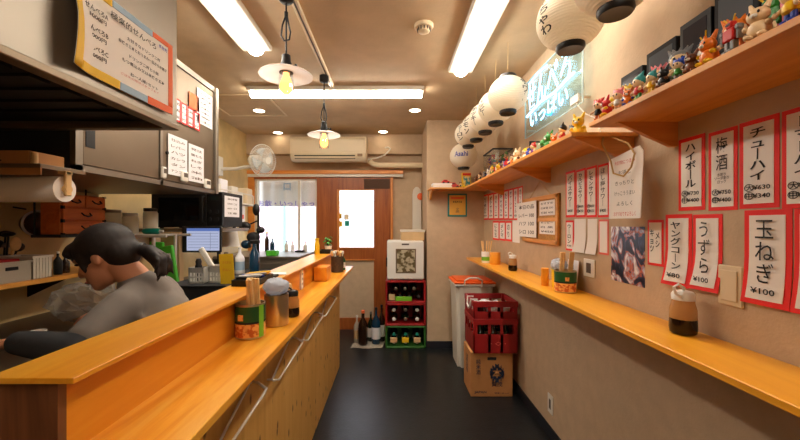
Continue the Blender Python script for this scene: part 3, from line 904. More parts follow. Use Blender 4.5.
# poster
y0, y1 = F * XR / (611.5 - VX), F * XR / (645 - VX)
zt, zb = H - (226.5 - VY) * y0 / F, H - (279.5 - VY) * y0 / F
t = thing('photo_poster', 'dark glossy photo poster with glowing pale and orange blurs, below the rope-hung sign', 'poster', (XR, (y0 + y1) / 2, zb))
def poster_mat():
    m = bpy.data.materials.new('poster_print'); m.use_nodes = True
    nt = m.node_tree; b = nt.nodes['Principled BSDF']; b.inputs['Roughness'].default_value = .3
    tc = nt.nodes.new('ShaderNodeTexCoord')
    n1 = nt.nodes.new('ShaderNodeTexNoise'); n1.inputs['Scale'].default_value = 9; n1.inputs['Detail'].default_value = 4; n1.inputs['Distortion'].default_value = 2.5
    mp = nt.nodes.new('ShaderNodeMapping'); mp.inputs['Scale'].default_value = (1, 1.3, .9); mp.inputs['Location'].default_value = (.3, .2, .1)
    nt.links.new(tc.outputs['Object'], mp.inputs['Vector']); nt.links.new(mp.outputs['Vector'], n1.inputs['Vector'])
    r = nt.nodes.new('ShaderNodeValToRGB')
    e = r.color_ramp.elements
    e[0].position = .40; e[0].color = (*lin(18, 24, 44), 1)
    e[1].position = .66; e[1].color = (*lin(244, 236, 236), 1)
    x = e.new(.48); x.color = (*lin(52, 60, 86), 1)
    x = e.new(.525); x.color = (*lin(200, 96, 50), 1)
    x = e.new(.555); x.color = (*lin(150, 140, 156), 1)
    nt.links.new(n1.outputs['Fac'], r.inputs['Fac']); nt.links.new(r.outputs['Color'], b.inputs['Base Color'])
    return m
MB().box(XR - .002, XR, y1, y0, zb, zt).build('sheet', poster_mat(), t)

# rope-hung paper sign (tilts out from the wall)
y0, y1 = 1.492, 1.305
xa, xb = .905, .918
zt, zb = 1.625, 1.372
t = thing('hanging_sign', 'white handwritten paper sign hung by a rope from the high shelf', 'sign', (.91, (y0 + y1) / 2, zt))
P = lambda s, z: Vector((xa + (xb - xa) * s, y0 + (y1 - y0) * s, z))
MB().prism([P(0, zb), P(0, zt - .008), P(.9, zt + .018), P(1, zt - .006), P(.92, zb)], (.003, 0, 0)).build('paper', M['paper'], t)
uu = (P(1, 0) - P(0, 0)).normalized()
for k, (l, mm, wd) in enumerate([('大好物につまみ', 'inkr', .13), ('お通し', 'inkg', .08), ('きっちりと', 'inkg', .12), ('けっこううまい', 'inkg', .13), ('よろしく', 'inkg', .10), ('おすすめですよろしく', 'inkr', .14)]):
    c = P(.5, zt - .03 - k * .041) + Vector((-.003, 0, 0))
    lettering('lettering', l, M[mm], t, c, uu, UV, wd * .85, .017, offset=0)
MB().tube([(SX0 + .14, 1.46, SZ - .016), (.86, 1.465, 1.68), (.895, y0 - .03, zt - .02), (.893, y0 - .05, zt - .07), (.893, (y0 + y1) / 2 - .02, zt - .09), (.90, y1 + .04, zt - .06), (.906, y1 + .03, zt - .01), (.90, y1 + .06, 1.66), (.89, 1.455, SZ - .016)], .0035).build('rope', M['rope'], t, smooth=True)

# switch plates, framed notice, low outlet
y0, y1 = F * XR / (720 - VX), F * XR / (745 - VX)
zt, zb = H - 40 * y0 / F, H - 79 * y0 / F
t = thing('light_switch', 'cream light switch plate on the wall between quail egg and onion strips', 'switch', (XR, (y0 + y1) / 2, zb))
MB().box(XR - .008, XR, y1, y0, zb, zt, .003).build('plate', M['cream'], t)
MB().box(XR - .012, XR - .007, y1 + .012, y0 - .012, zb + .014, zt - .014, .002).build('rocker', M['cream'], t)
p = onx(551, 404, XR)
t = thing('wall_outlet', 'white power outlet low on the bare wall under the bar shelf', 'outlet', p)
MB().box(XR - .007, XR, p.y - .035, p.y + .035, p.z - .06, p.z + .06, .003).build('plate', M['white'], t)
MB().box(XR - .0085, XR - .006, p.y - .012, p.y + .012, p.z - .03, p.z + .03).build('socket', M['inkg'], t)
y0, y1 = F * XR / (588, 598)[0] if False else 0, 0
p = onx(590, 268, XR)
t = thing('wall_outlet', 'white double outlet on the wall behind the chopstick can', 'outlet', p)
MB().box(XR - .007, XR, p.y - .05, p.y + .05, p.z - .045, p.z + .045, .003).build('plate', M['white'], t)
MB().box(XR - .0085, XR - .006, p.y - .02, p.y + .02, p.z - .025, p.z + .025).build('socket', M['inkg'], t)
t = thing('framed_certificate', 'yellow certificate in a teal frame on the pillar', 'framed notice', (.70, 3.88, 1.43))
MB().box(.595, .805, 3.868, 3.8795, 1.43, 1.68, .002).build('frame', M['teal'], t)
MB().box(.612, .788, 3.865, 3.869, 1.448, 1.662).build('sheet', mat('yellow_certificate', lin(226, 176, 70), .6), t)
MB().box(.63, .77, 3.8645, 3.8655, 1.62, 1.645).build('heading_bar', M['orange'], t)
lettering('lettering', '営業許可済', M['ink'], t, (.70, 3.864, 1.59), UF, UV, .10, .022)
lettering('seal_lettering', '食品', M['inkg'], t, (.70, 3.864, 1.50), UF, UV, .04, .05, vertical=True)

# ------------------------------------------------------------------ steel hood over the stove
HX, HY1, HZ = -.75, 1.235, 1.687
t = thing('range_hood', 'big stainless steel range hood over the kitchen side', 'range hood', (-1.3, .5, HZ))
MB().box(HX - .012, HX, -.5, HY1, HZ, 2.17).box(XL, HX - .012, -.5, HY1 - .012, 2.158, 2.17).build('front_sheet', M['steel'], t)
MB().box(XL, HX - .012, HY1 - .012, HY1, HZ, 2.17).build('end_sheet', M['steel'], t)
MB().box(HX - .03, HX + .006, -.5, HY1 + .004, HZ - .012, HZ + .006, .002).box(XL, HX - .03, HY1 - .028, HY1 + .004, HZ - .012, HZ + .006, .002).build('drip_edge', M['steel2'], t)
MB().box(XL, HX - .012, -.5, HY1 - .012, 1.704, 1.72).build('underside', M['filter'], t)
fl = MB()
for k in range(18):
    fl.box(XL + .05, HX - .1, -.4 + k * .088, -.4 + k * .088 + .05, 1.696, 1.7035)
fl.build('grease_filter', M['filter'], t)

# laminated sign on the hood
sy0, sy1, sz0, sz1 = .803, 1.192, 1.715, 1.945
xs_ = HX + .003
t = thing('price_sign', 'white laminated price sign with yellow, blue and red border on the steel hood', 'sign', (HX, (sy0 + sy1) / 2, sz0))
def wavy(a0, a1, b0, b1, lift, name, m):
    def fn(i, j):
        y = a0 + (a1 - a0) * i; z = b0 + (b1 - b0) * j
        s = (y - sy0) / (sy1 - sy0); q = (z - sz0) / (sz1 - sz0)
        out = .004 + .030 * max(0, 1 - s * 5) ** 1.5 * (1 - .5 * abs(q - .5)) + .006 * max(0, s - .75) * 2 + .004 * math.sin(q * 5) * (1 - s)
        return (xs_ + out + lift, y, z)
    bm = MB(); bm.grid(fn, 24, 12)
    o = bm.build(name, m, t, smooth=True)
    so = o.modifiers.new('t', 'SOLIDIFY'); so.thickness = .0008
    return o
wavy(sy0, sy1, sz0, sz1, 0, 'paper', M['paper'])
yl = lambda k: sy0 + (sy1 - sy0) * k
zl = lambda k: sz0 + (sz1 - sz0) * k
for nm, m, pieces in (('yellow_border', 'yellow', [(0, .09, 0, 1), (.09, .42, 0, .10), (.09, .36, .91, 1)]), ('blue_border', 'skyblue', [(.42, .70, 0, .09), (.36, .76, .92, 1)]), ('red_border', 'orange', [(.70, 1, 0, .10), (.945, 1, .10, 1), (.76, .945, .93, 1)])):
    for k, (a, b_, c_, d_) in enumerate(pieces):
        wavy(yl(a), yl(b_), zl(c_), zl(d_), .0015, nm, M[m])
def on_sign(body, s, q, wd, ht, m='ink', off=.012):
    d = .004 + .030 * max(0, 1 - s * 5) ** 1.5 + .006 * max(0, s - .75) * 2
    lettering('lettering', body, M[m], t, (xs_ + d + .0045, yl(s), zl(q)), UL, UV, wd * (sy1 - sy0), ht * (sz1 - sz0), offset=off)
on_sign('極楽的せんべろ', .56, .81, .46, .085, off=.008)
for k, (a, b_) in enumerate((('せんべろA', '1000円'), ('せんべろB', '1000円'), ('せんべろC', '2000円'))):
    on_sign(a, .22, .73 - k * .21, .18, .06); on_sign(b_, .23, .65 - k * .21, .13, .05)
for k, (a, wd) in enumerate((('お好きなドリンク二杯', .36), ('串焼き三本とおつまみ一品からお選び', .52), ('ドリンク二杯と小鉢', .32), ('もつ煮込み又は串焼き五本', .46), ('お一人様1セット', .30))):
    on_sign(a, .66, .66 - k * .085 - (.03 if k > 1 else 0) - (.04 if k > 3 else 0), wd, .045)
on_sign('ご注文の際はスタッフまで', .62, .20, .40, .028, 'inkr', 0)
on_sign('新発売', .87, .86, .10, .05, 'inkb')

# steel wall cabinets past the hood
CX, CY0, CY1, CZ0, CZ1 = -1.11, 1.245, 2.245, 1.538, 2.20
t = thing('wall_cabinet', 'stainless wall cabinet covered in paper slips past the hood', 'cabinet', (-1.48, 1.7, CZ0))
MB().box(XL, CX - .02, CY0 + .004, CY1, CZ0, CZ1).build('body', M['steel2'], t)
MB().box(XL, CX - .02, CY0, CY0 + .004, CZ0, CZ1).build('shaded_side_panel', M['dark_and_shade'], t)  # dark colour paints in the shade on the unlit near end
MB().box(CX - .02, CX, CY0, CY1, CZ1 - .03, CZ1).box(CX - .02, CX, CY0, CY1, CZ0, CZ0 + .022).box(CX - .02, CX, CY0, CY0 + .03, CZ0, CZ1).box(CX - .02, CX, 1.70, 1.72, CZ0, CZ1).box(CX - .024, CX + .012, CY1 - .03, CY1, CZ0, CZ1, .004).build('frame', M['steel'], t)
d_ = MB().box(CX - .018, CX - .004, CY0 + .035, 1.695, CZ0 + .027, CZ1 - .035, .002).build('door', M['steel2'], t)
MB().box(CX - .005, CX - .002, CY0 + .045, CY0 + .085, 1.63, 1.73).build('handle', M['black'], d_)
MB().box(CX - .018, CX - .004, 1.725, CY1 - .035, CZ0 + .027, CZ1 - .035, .002).build('fixed_panel', M['steel2'], t)
MB().cyl((CX - .004, 1.75, 1.70), (CX + .004, 1.75, 1.70), .008, seg=10).build('keyhole', M['black'], t)

def slip(name, pts, label, lines, m='paper2', cat='paper slip', border=None, ink='inkg'):
    """a paper stuck to the steel cabinet front, corners given on that front as (Y, Z)"""
    y0, y1, z0, z1 = pts
    tt = thing(name, label, cat, (CX, (y0 + y1) / 2, z0), 'papers stuck to the steel cabinet')
    MB().box(CX, CX + .0015, y0, y1, z0, z1).build('paper', M[m], tt)
    if border:
        b = .008
        MB().box(CX + .0012, CX + .0022, y0, y1, z0, z0 + b).box(CX + .0012, CX + .0022, y0, y1, z1 - b, z1).box(CX + .0012, CX + .0022, y0, y0 + b, z0, z1).box(CX + .0012, CX + .0022, y1 - b, y1, z0, z1).build('border', M[border], tt)
    for k, l in enumerate(lines):
        lettering('lettering', l, M[ink], tt, (CX + .0026, (y0 + y1) / 2, z1 - (z1 - z0) * (k + .8) / (len(lines) + .5)), UL, UV, (y1 - y0) * .74, (z1 - z0) / (len(lines) + 1) * .5)
    return tt
def cyz(px, py):
    p = onx(px, py, CX); return p.y, p.z
ya, za = cyz(168, 133); yb2, zb2 = cyz(187, 172)
slip('order_paper', (ya, yb2, 1.352 + .245, za), 'white handwritten paper on the steel cabinet, nearer the hood', ['仕込み', 'レバー', 'ハツ', 'カシラ', 'タン', 'ナンコツ'])
ya, za = cyz(188.5, 143); yb2, zb2 = cyz(203.5, 177)
slip('order_paper', (ya, yb2, 1.585, za), 'white handwritten paper on the steel cabinet, further from the hood than its twin', ['発注', '鶏もも', 'ねぎ', 'しそ', '米', '油'])
ya, za = cyz(197, 87); yb2, zb2 = cyz(212, 133)
slip('order_paper', (ya, yb2, zb2 + .02, za), 'tall white paper at the top far corner of the steel cabinet', ['予定表', '月', '火', '水', '木', '金', '土'])
for k in range(4):
    a, b_ = 174.5 + k * 6.4, 180.3 + k * 6.4
    ya, za = cyz(a, 97 + k * 4.6); yb2, zb2 = cyz(b_, 123)
    slip('menu_tag', (ya, yb2, za - .118 + k * .006, za), 'small red framed tag on the steel cabinet, %s of four from the hood' % ords[k], ['も', 'つ', '焼'] if k % 2 else ['酒', '肴', '飯'], border='red', cat='tag', ink='inkg')
ya, za = cyz(189, 91); yb2, zb2 = cyz(199, 107)
slip('orange_card', (ya, yb2, za - .085, za), 'orange card above the red framed tags on the cabinet', [], m='orange', cat='card')
for (px, py, lb, w2) in ((162, 172.5, 'small white clip on the steel cabinet below the papers', .014), (183, 176.5, 'white kitchen timer on the steel cabinet below the first paper', .026), (206, 184, 'white kitchen timer near the far lower corner of the steel cabinet', .03)):
    y, z = cyz(px, py)
    tt = thing('kitchen_timer', lb, 'timer', (CX, y, z))
    MB().box(CX, CX + .016, y - w2, y + w2, z - .028, z + .028, .006, seg=2).build('case', M['white'], tt)
    MB().box(CX + .0155, CX + .017, y - w2 * .65, y + w2 * .65, z - .004, z + .018).build('display', M['inkg'], tt)

# shelf in front of the cabinet side painted as shade, box on it, paper roll under it
t = thing('kitchen_shelf', 'narrow dark steel shelf under the hood, above the paper roll', 'shelf', (-1.45, 1.16, 1.535))
MB().box(XL, -1.07, 1.08, 1.240, 1.520, 1.534, .001).build('board', M['steel2'], t)
MB().box(XL, -1.07, 1.08, 1.084, 1.5, 1.522).build('lip', M['card'], t)
t = thing('carton', 'low brown carton on the narrow shelf under the hood', 'box', (-1.2, 1.16, 1.535))
MB().box(-1.275, -1.125, 1.10, 1.22, 1.5345, 1.578, .002).build('box', M['card'], t)
MB().box(-1.26, -1.21, 1.0985, 1.1005, 1.545, 1.549).box(-1.26, -1.22, 1.0985, 1.1005, 1.552, 1.556).build('print', M['ink'], t)
MB().cyl((-1.118, 1.11, 1.5345), (-1.118, 1.11, 1.572), .009, seg=12).build('peg', M['stick'], t)
t = thing('paper_roll', 'roll of kitchen paper on a wooden holder under the shelf', 'paper roll', (-1.4, 1.15, 1.46))
MB().lathe([(.015, 0), (.041, 0), (.042, .01), (.042, .59), (.041, .6), (.015, .6)], (-1.66, 1.15, 1.462), R=Matrix.Rotation(PI / 2, 3, 'Y'), seg=28).build('roll', M['paper'], t, smooth=True)
MB().lathe([(.012, 0), (.012, .635)], (-1.68, 1.15, 1.462), R=Matrix.Rotation(PI / 2, 3, 'Y'), seg=14).build('core_rod', M['stick'], t, smooth=True)
MB().box(-1.056, -1.046, 1.138, 1.162, 1.44, 1.5205, .003).box(-1.072, -1.046, 1.138, 1.162, 1.510, 1.5195).build('holder_arm', M['stick'], t)

# ------------------------------------------------------------------ kitchen left wall
WK = .88
t = thing('work_counter', 'stainless kitchen work counter along the left kitchen wall', 'counter', (-1.5, 1.5, 0))
MB().box(XL + .002, -1.20, -.3, 3.6, WK - .03, WK, .003).build('worktop', M['steel2'], t)
MB().box(XL + .002, -1.24, -.28, 3.58, .1, WK - .03).build('cabinet_body', M['steel2'], t)
MB().box(XL + .002, -1.28, -.26, 3.56, 0, .1).build('plinth', M['black2'], t)
for k in range(4):
    MB().box(-1.24, -1.232, -.26 + k * .96, .68 + k * .96, .13, WK - .06, .002).build('door', M['steel2'], t)
t = thing('kitchen_shelf', 'orange wooden shelf behind the cook, holding plastic bins', 'shelf', (-1.7, 1.4, 1.10))
MB().box(XL, -1.55, .3, 2.05, 1.088, 1.108, .002).build('board', M['shelfwood'], t)
for y in (.6, 1.2, 1.8):
    MB().prism([(XL, y, 1.088), (-1.62, y, 1.088), (XL, y, .98)], (0, .006, 0)).build('bracket', M['iron'], t)
SK = 1.1085
def bin_(x0, x1, y0, y1, z0, z1, m, name, label, group=None, ribs=False):
    tt = thing(name, label, 'bin', ((x0 + x1) / 2, (y0 + y1) / 2, z0), group)
    b = MB()
    th = .004
    b.box(x0, x1, y0, y1, z0, z0 + th)
    for a in ((x0, x0 + th, y0, y1), (x1 - th, x1, y0, y1), (x0, x1, y0, y0 + th), (x0, x1, y1 - th, y1)):
        b.box(a[0], a[1], a[2], a[3], z0, z1)
    if ribs:
        n = int((y1 - y0) / .014)
        for k in range(n):
            b.box(x1, x1 + .003, y0 + k * .014, y0 + k * .014 + .006, z0, z1 - .01)
    b.build('body', m, tt)
    MB().box(x0 - .004, x1 + .004, y0 - .004, y0 + .006, z1 - .01, z1).box(x0 - .004, x1 + .004, y1 - .006, y1 + .004, z1 - .01, z1).box(x0 - .004, x0 + .006, y0, y1, z1 - .01, z1).box(x1 - .006, x1 + .004, y0, y1, z1 - .01, z1).build('rim', m, tt)
    return tt
b1 = bin_(-1.74, -1.57, 1.385, 1.545, SK, SK + .085, M['frost'], 'plastic_bin', 'frosted plastic bin with a dark slot handle on the orange shelf')
MB().box(-1.5695, -1.566, 1.44, 1.49, SK + .05, SK + .064, .002).build('handle_slot', M['black'], b1)
tag(MB().box(-1.73, -1.60, 1.40, 1.53, SK + .006, SK + .093, .004).build('red_container', M['crate_red']), 'red container poking out of the frosted bin', 'container')
bin_(-1.72, -1.575, 1.556, 1.645, SK, SK + .10, M['offwhite'], 'ribbed_basket', 'ribbed pale basket beside the frosted bin on the orange shelf', ribs=True)
def bottle(x, y, z, r, h, m, name, label, cap='black', group=None, neck=.3, lab=None, cat='bottle'):
    tt = thing(name, label, cat, (x, y, z), group)
    MB().lathe([(r * .9, 0), (r, .006), (r, h * .55), (r * .92, h * .62), (r * neck, h * .78), (r * neck, h * .93)], (x, y, z), seg=20).build('body', m, tt, smooth=True)
    MB().lathe([(r * neck * 1.15, h * .92), (r * neck * 1.2, h), (r * neck * .9, h * 1.005)], (x, y, z), seg=14).build('cap', M[cap], tt, smooth=True)
    if lab:
        MB().lathe([(r * 1.01, h * .14), (r * 1.012, h * .46)], (x, y, z), seg=20, caps=False).build('label', M[lab], tt, smooth=True)
    return tt
bottle(-1.60, 1.70, SK, .017, .11, M['black'], 'sauce_bottle', 'small dark bottle beside the ribbed basket', cap='white')
bottle(-1.62, 1.76, SK, .018, .09, M['amber'], 'sauce_bottle', 'small amber bottle at the end of the orange shelf by the cook', cap='orange')

# utensil pots with ladles behind the bins
def utensils(x, y, z, label, n, hh, seed, group=None, pot='steel'):
    rnd = random.Random(seed)
    tt = thing('utensil_pot', label, 'utensil pot', (x, y, z), group)
    MB().lathe([(.04, 0), (.045, .003), (.045, hh), (.042, hh), (.042, .006)], (x, y, z), seg=20, caps=False).build('pot', M[pot], tt, smooth=True)
    for k in range(n):
        a = rnd.uniform(0, 6.28); l = rnd.uniform(.13, .2)
        top = Vector((x + .05 * math.cos(a), y + .06 * math.sin(a), z + l))
        m = M[rnd.choice(['black', 'black2', 'steel', 'iron'])]
        u = MB().cyl((x + .02 * math.cos(a), y + .02 * math.sin(a), z + .01), top, .004, seg=8)
        u.ell(top, (.022, .026, .010 + .012 * rnd.random()), u=12, v=8)
        u.build('ladle', m, tt, smooth=True)
utensils(-1.803, 1.50, SK, 'pot of dark ladles behind the frosted bin', 7, .10, 1)
utensils(-1.79, 1.63, SK, 'pot of dark ladles behind the ribbed basket', 6, .10, 2)
t = thing('wooden_spoon', 'pale wooden serving spoon standing behind the ribbed basket', 'spoon', (-1.735, 1.62, SK))
MB().cyl((-1.735, 1.60, SK), (-1.735, 1.625, SK + .12), .005).build('handle', M['stick'], t, smooth=True)
MB().ell((-1.73, 1.632, SK + .15), (.008, .025, .032)).build('bowl', M['stick'], t, smooth=True)

# hanging strainer
sp = Vector((-1.78, 1.735, 1.352))
t = thing('wire_strainer', 'round wire strainer hanging on the kitchen wall beside the wooden chest', 'strainer', sp)
ring = [(-1.73, sp.y + .075 * math.cos(a), sp.z + .06 * math.sin(a)) for a in [2 * PI * k / 28 for k in range(28)]]
MB().tube(ring, .005, 8, closed=True).build('rim', M['chrome'], t, smooth=True)
MB().lathe([(.072, 0), (.06, .03), (.035, .055), (.002, .065)], (-1.732, sp.y, sp.z), R=Matrix.Rotation(-PI / 2, 3, 'Y') @ Matrix.Diagonal((.8, 1, 1)), seg=28, caps=False).build('bowl', M['steel2'], t, smooth=True)
MB().tube([(-1.73, sp.y + .075, sp.z), (-1.75, sp.y + .12, sp.z + .0), (-1.79, sp.y + .20, sp.z + .01)], .006).build('handle', M['chrome'], t, smooth=True)
MB().cyl((-1.79, sp.y, sp.z + .07), (XL, sp.y, sp.z + .08), .004).build('hook', M['iron'], t)

# small wooden chest
hx, hy0, hy1, hz0, hz1 = -1.56, 1.68, 1.935, 1.30, 1.495
t = thing('kitchen_shelf', 'small dark hanging shelf carrying the orange wooden chest', 'shelf', (-1.7, 1.8, hz0))
MB().box(-1.69, hx + .01, hy0 - .02, hy1 + .02, hz0 - .014, hz0, .001).build('board', M['dark_and_shade'], t)
MB().cyl((-1.68, hy0 - .012, hz0 - .01), (-1.68, hy0 - .012, CZ0), .004).cyl((-1.68, hy1 + .012, hz0 - .01), (-1.68, hy1 + .012, CZ0), .004).build('hanger_rod', M['iron'], t)
t = thing('drawer_chest', 'small orange wooden drawer chest with black iron pulls', 'drawer chest', (-1.68, 1.8, hz0))
MB().box(-1.665, hx - .012, hy0, hy1, hz0 + .0005, hz1, .002).build('case', M['chest'], t)
dz = (hz1 - hz0) / 3
for k in range(3):
    halves = [(hy0 + .004, hy1 - .004)] if k < 2 else [(hy0 + .004, (hy0 + hy1) / 2 - .003), ((hy0 + hy1) / 2 + .003, hy1 - .004)]
    for (a, b_) in halves:
        dd = MB().box(hx - .012, hx, a, b_, hz0 + k * dz + .004, hz0 + (k + 1) * dz - .003, .002).build('drawer', M['chest'], t)
        m_ = (a + b_) / 2; zz = hz0 + (k + .5) * dz
        MB().tube([(hx, m_ - .024, zz + .008), (hx + .012, m_ - .022, zz - .004), (hx + .014, m_, zz - .010), (hx + .012, m_ + .022, zz - .004), (hx, m_ + .024, zz + .008)], .0032).build('pull', M['iron'], dd, smooth=True)
co = MB()
for y in (hy0, hy1):
    for k in range(4):
        s_ = 1 if y == hy0 else -1
        co.box(hx - .010, hx + .0015, min(y, y + s_ * .012), max(y, y + s_ * .012), max(hz0 + .001, hz0 + k * dz - .008), min(hz1, hz0 + k * dz + .008))
co.build('iron_corner', M['iron'], t)

# steel rail shelf with jars, teal bottle
t = thing('kitchen_shelf', 'steel wire shelf with glass jars beside the microwave', 'shelf', (-1.6, 2.08, 1.28))
g = MB()
for x in (-1.80, -1.72, -1.64, -1.56, -1.48, -1.36):
    g.cyl((x, 1.98, 1.285), (x, 2.22, 1.285), .004, seg=6)
g.cyl((XL, 1.98, 1.283), (-1.26, 1.98, 1.283), .008).cyl((XL, 2.22, 1.283), (-1.26, 2.22, 1.283), .008).cyl((-1.36, 1.98, 1.283), (-1.36, 2.22, 1.283), .006)
g.build('wire_rack', M['chrome'], t, smooth=True)
MB().cyl((-1.345, 2.0, WK), (-1.345, 2.0, 1.285), .009).cyl((-1.345, 2.2, WK), (-1.345, 2.2, 1.285), .009).build('post', M['chrome'], t, smooth=True)
def jar(x, y, r, h, label, lidm='steel', m='frost', z=1.292):
    tt = thing('storage_jar', label, 'jar', (x, y, z), 'jars on the steel wire shelf')
    MB().lathe([(r * .96, 0), (r, .006), (r, h * .8), (r * .86, h * .88)], (x, y, z), seg=20).build('body', M[m], tt, smooth=True)
    MB().lathe([(r * .9, h * .88), (r * .93, h * .9), (r * .93, h), (r * .8, h * 1.01)], (x, y, z), seg=20).build('lid', M[lidm], tt, smooth=True)
jar(-1.63, 2.07, .045, .14, 'tall frosted jar on the wire shelf nearest the wooden chest')
jar(-1.52, 2.06, .040, .12, 'squat frosted jar in the middle of the wire shelf', 'white')
jar(-1.43, 2.10, .038, .15, 'frosted jar with dark lid on the wire shelf near the microwave', 'black')
t = thing('squeeze_bottle', 'small blue-green bottle lying on the wire shelf against the microwave', 'bottle', (-1.42, 2.0, 1.31))
MB().lathe([(.006, 0), (.014, .01), (.017, .02), (.017, .09), (.012, .10)], (-1.43, 2.03, 1.309), R=Matrix.Rotation(PI / 2, 3, 'Y'), seg=14).build('body', M['tealb'], t, smooth=True)
MB().lathe([(.009, .10), (.007, .12)], (-1.43, 2.03, 1.309), R=Matrix.Rotation(PI / 2, 3, 'Y'), seg=10).build('nozzle', M['white'], t, smooth=True)
# cardboard flap and green packets under it
t = thing('carton', 'plain upright carton under the microwave shelf, behind the green packets', 'box', (-1.38, 2.24, WK))
MB().box(-1.46, -1.34, 2.235, 2.28, WK, 1.30, .002).build('box', M['cardpale'], t)
def packet(x, y, label, tilt, m, z0=WK + .001, h=.36, wd=.08):
    R = Matrix.Rotation(tilt, 3, 'Y')
    tt = thing('packet', label, 'packet', (x, y, z0), 'green packets beside the tablet')
    zc = z0 + h / 2
    MB().box(x - wd / 2, x + wd / 2, y - .012, y + .012, zc - h / 2, zc + h / 2, .004, rot=R).build('sleeve', M[m], tt)
    o_ = R @ Vector((0, 0, h * .22))
    MB().box(x + o_.x - wd * .32, x + o_.x + wd * .32, y - .0135, y - .0118, zc + o_.z - .05, zc + o_.z + .05, rot=R).build('label', M['paper'], tt)
packet(-1.44, 2.16, 'bright green packet nearer the cook, under the wire shelf', .05, 'limeb')
packet(-1.325, 2.12, 'bright green packet leaning beside the dark tablet', -.16, 'limeb', h=.34)

# microwave on its shelf
t = thing('kitchen_shelf', 'steel shelf carrying the black microwave', 'shelf', (-1.5, 2.6, 1.32))
MB().box(XL, -1.13, 2.36, 2.80, 1.298, 1.32, .002).build('board', M['steel2'], t)
MB().box(XL, XL + .02, 2.40, 2.43, 1.0, 1.3).box(XL, XL + .02, 2.70, 2.73, 1.0, 1.3).build('bracket', M['steel2'], t)
mx0, mx1, my0, my1, mz0, mz1 = -1.63, -1.15, 2.40, 2.72, 1.328, 1.568
t = thing('microwave', 'black microwave oven on the steel shelf', 'microwave', (-1.39, 2.56, mz0))
MB().box(mx0, mx1, my0 + .018, my1, mz0, mz1, .004).build('casing', M['black2'], t)
dd = MB().box(mx0, mx1 - .11, my0, my0 + .018, mz0 + .003, mz1 - .003, .003).build('door', M['black'], t)
MB().box(mx0 + .05, mx1 - .16, my0 - .001, my0 + .002, mz0 + .045, mz1 - .04).build('window', mat('dark_glass', lin(14, 15, 20), .08), dd)
MB().tube([(mx1 - .125, my0, mz0 + .03), (mx1 - .125, my0 - .022, mz0 + .04), (mx1 - .125, my0 - .022, mz1 - .04), (mx1 - .125, my0, mz1 - .03)], .006).build('handle', M['black2'], dd, smooth=True)
cp = MB().box(mx1 - .108, mx1, my0, my0 + .018, mz0 + .003, mz1 - .003, .003).build('control_panel', M['black'], t)
MB().box(mx1 - .09, mx1 - .02, my0 - .001, my0 + .001, mz1 - .055, mz1 - .03).build('display', mat('dark_display', lin(40, 48, 46), .2), cp)
for k in range(4):
    MB().cyl((mx1 - .085 + (k % 2) * .05, my0 - .006, mz0 + .055 + (k // 2) * .05), (mx1 - .085 + (k % 2) * .05, my0 + .001, mz0 + .055 + (k // 2) * .05), .013, seg=14).build('button', M['black2'], cp)
ft = MB()
for x in (mx0 + .04, mx1 - .04):
    for y in (my0 + .05, my1 - .05):
        MB().cyl((x, y, 1.3205), (x, y, mz0 + .002), .012, seg=10).build('foot', M['black'], t)
t = thing('order_paper', 'white paper taped to the side of the microwave', 'paper slip', (mx1, 2.55, 1.42))
MB().box(mx1, mx1 + .0015, 2.43, 2.66, 1.40, 1.545).build('paper', M['paper2'], t)
for k in range(4):
    lettering('lettering', ['温め時間', '500W 二分', '600W 一分半', '注意'][k], M['inkg'], t, (mx1 + .002, 2.545, 1.525 - k * .033), UL, UV, .15, .014)

# POS stand with tablet, cutlery baskets, yellow card
t = thing('order_stand', 'dark stand under the tablet behind the counter', 'stand', (-1.0, 2.2, 0))
MB().box(-1.195, -.86, 1.86, 2.5, .08, 1.02, .003).build('cabinet', M['dark_and_shade'], t)
MB().box(-1.18, -.88, 1.88, 2.48, 0, .08).build('plinth', M['black2'], t)
MB().box(-1.195, -.855, 1.85, 2.51, 1.02, 1.03, .002).build('top', M['black2'], t)
ST = 1.0305
tx0, tx1, ty, tz0, tz1 = -1.335, -1.085, 2.25, 1.17, 1.337
t = thing('tablet', 'tablet on a dark stand showing a pale order screen', 'tablet', (-1.15, ty, ST))
MB().box(tx0, tx1, ty, ty + .012, tz0, tz1, .004).build('body', M['black'], t)
MB().box(tx0 + .032, tx1 - .012, ty - .0012, ty + .001, tz0 + .012, tz1 - .014).build('screen', M['screen'], t)
MB().box(tx0 + .032, tx1 - .012, ty - .002, ty - .001, tz1 - .032, tz1 - .014).build('screen_header', M['screenbar'], t)
g = MB()
for k in range(6):
    g.box(tx0 + .04, tx1 - .02, ty - .0018, ty - .0008, tz0 + .03 + k * .018, tz0 + .032 + k * .018)
g.box(tx1 - .07, tx1 - .068, ty - .0018, ty - .0008, tz0 + .02, tz1 - .04)
g.build('screen_line', M['screenline'], t)
MB().tube([(tx1 - .03, ty + .016, tz0 + .06), (tx1 - .03, ty + .03, tz0 - .02), (tx1 - .02, ty + .03, ST + .008)], .012).lathe([(.05, 0), (.05, .006), (.02, .012)], (tx1 - .02, ty + .03, ST)).build('stand', M['black2'], t, smooth=True)
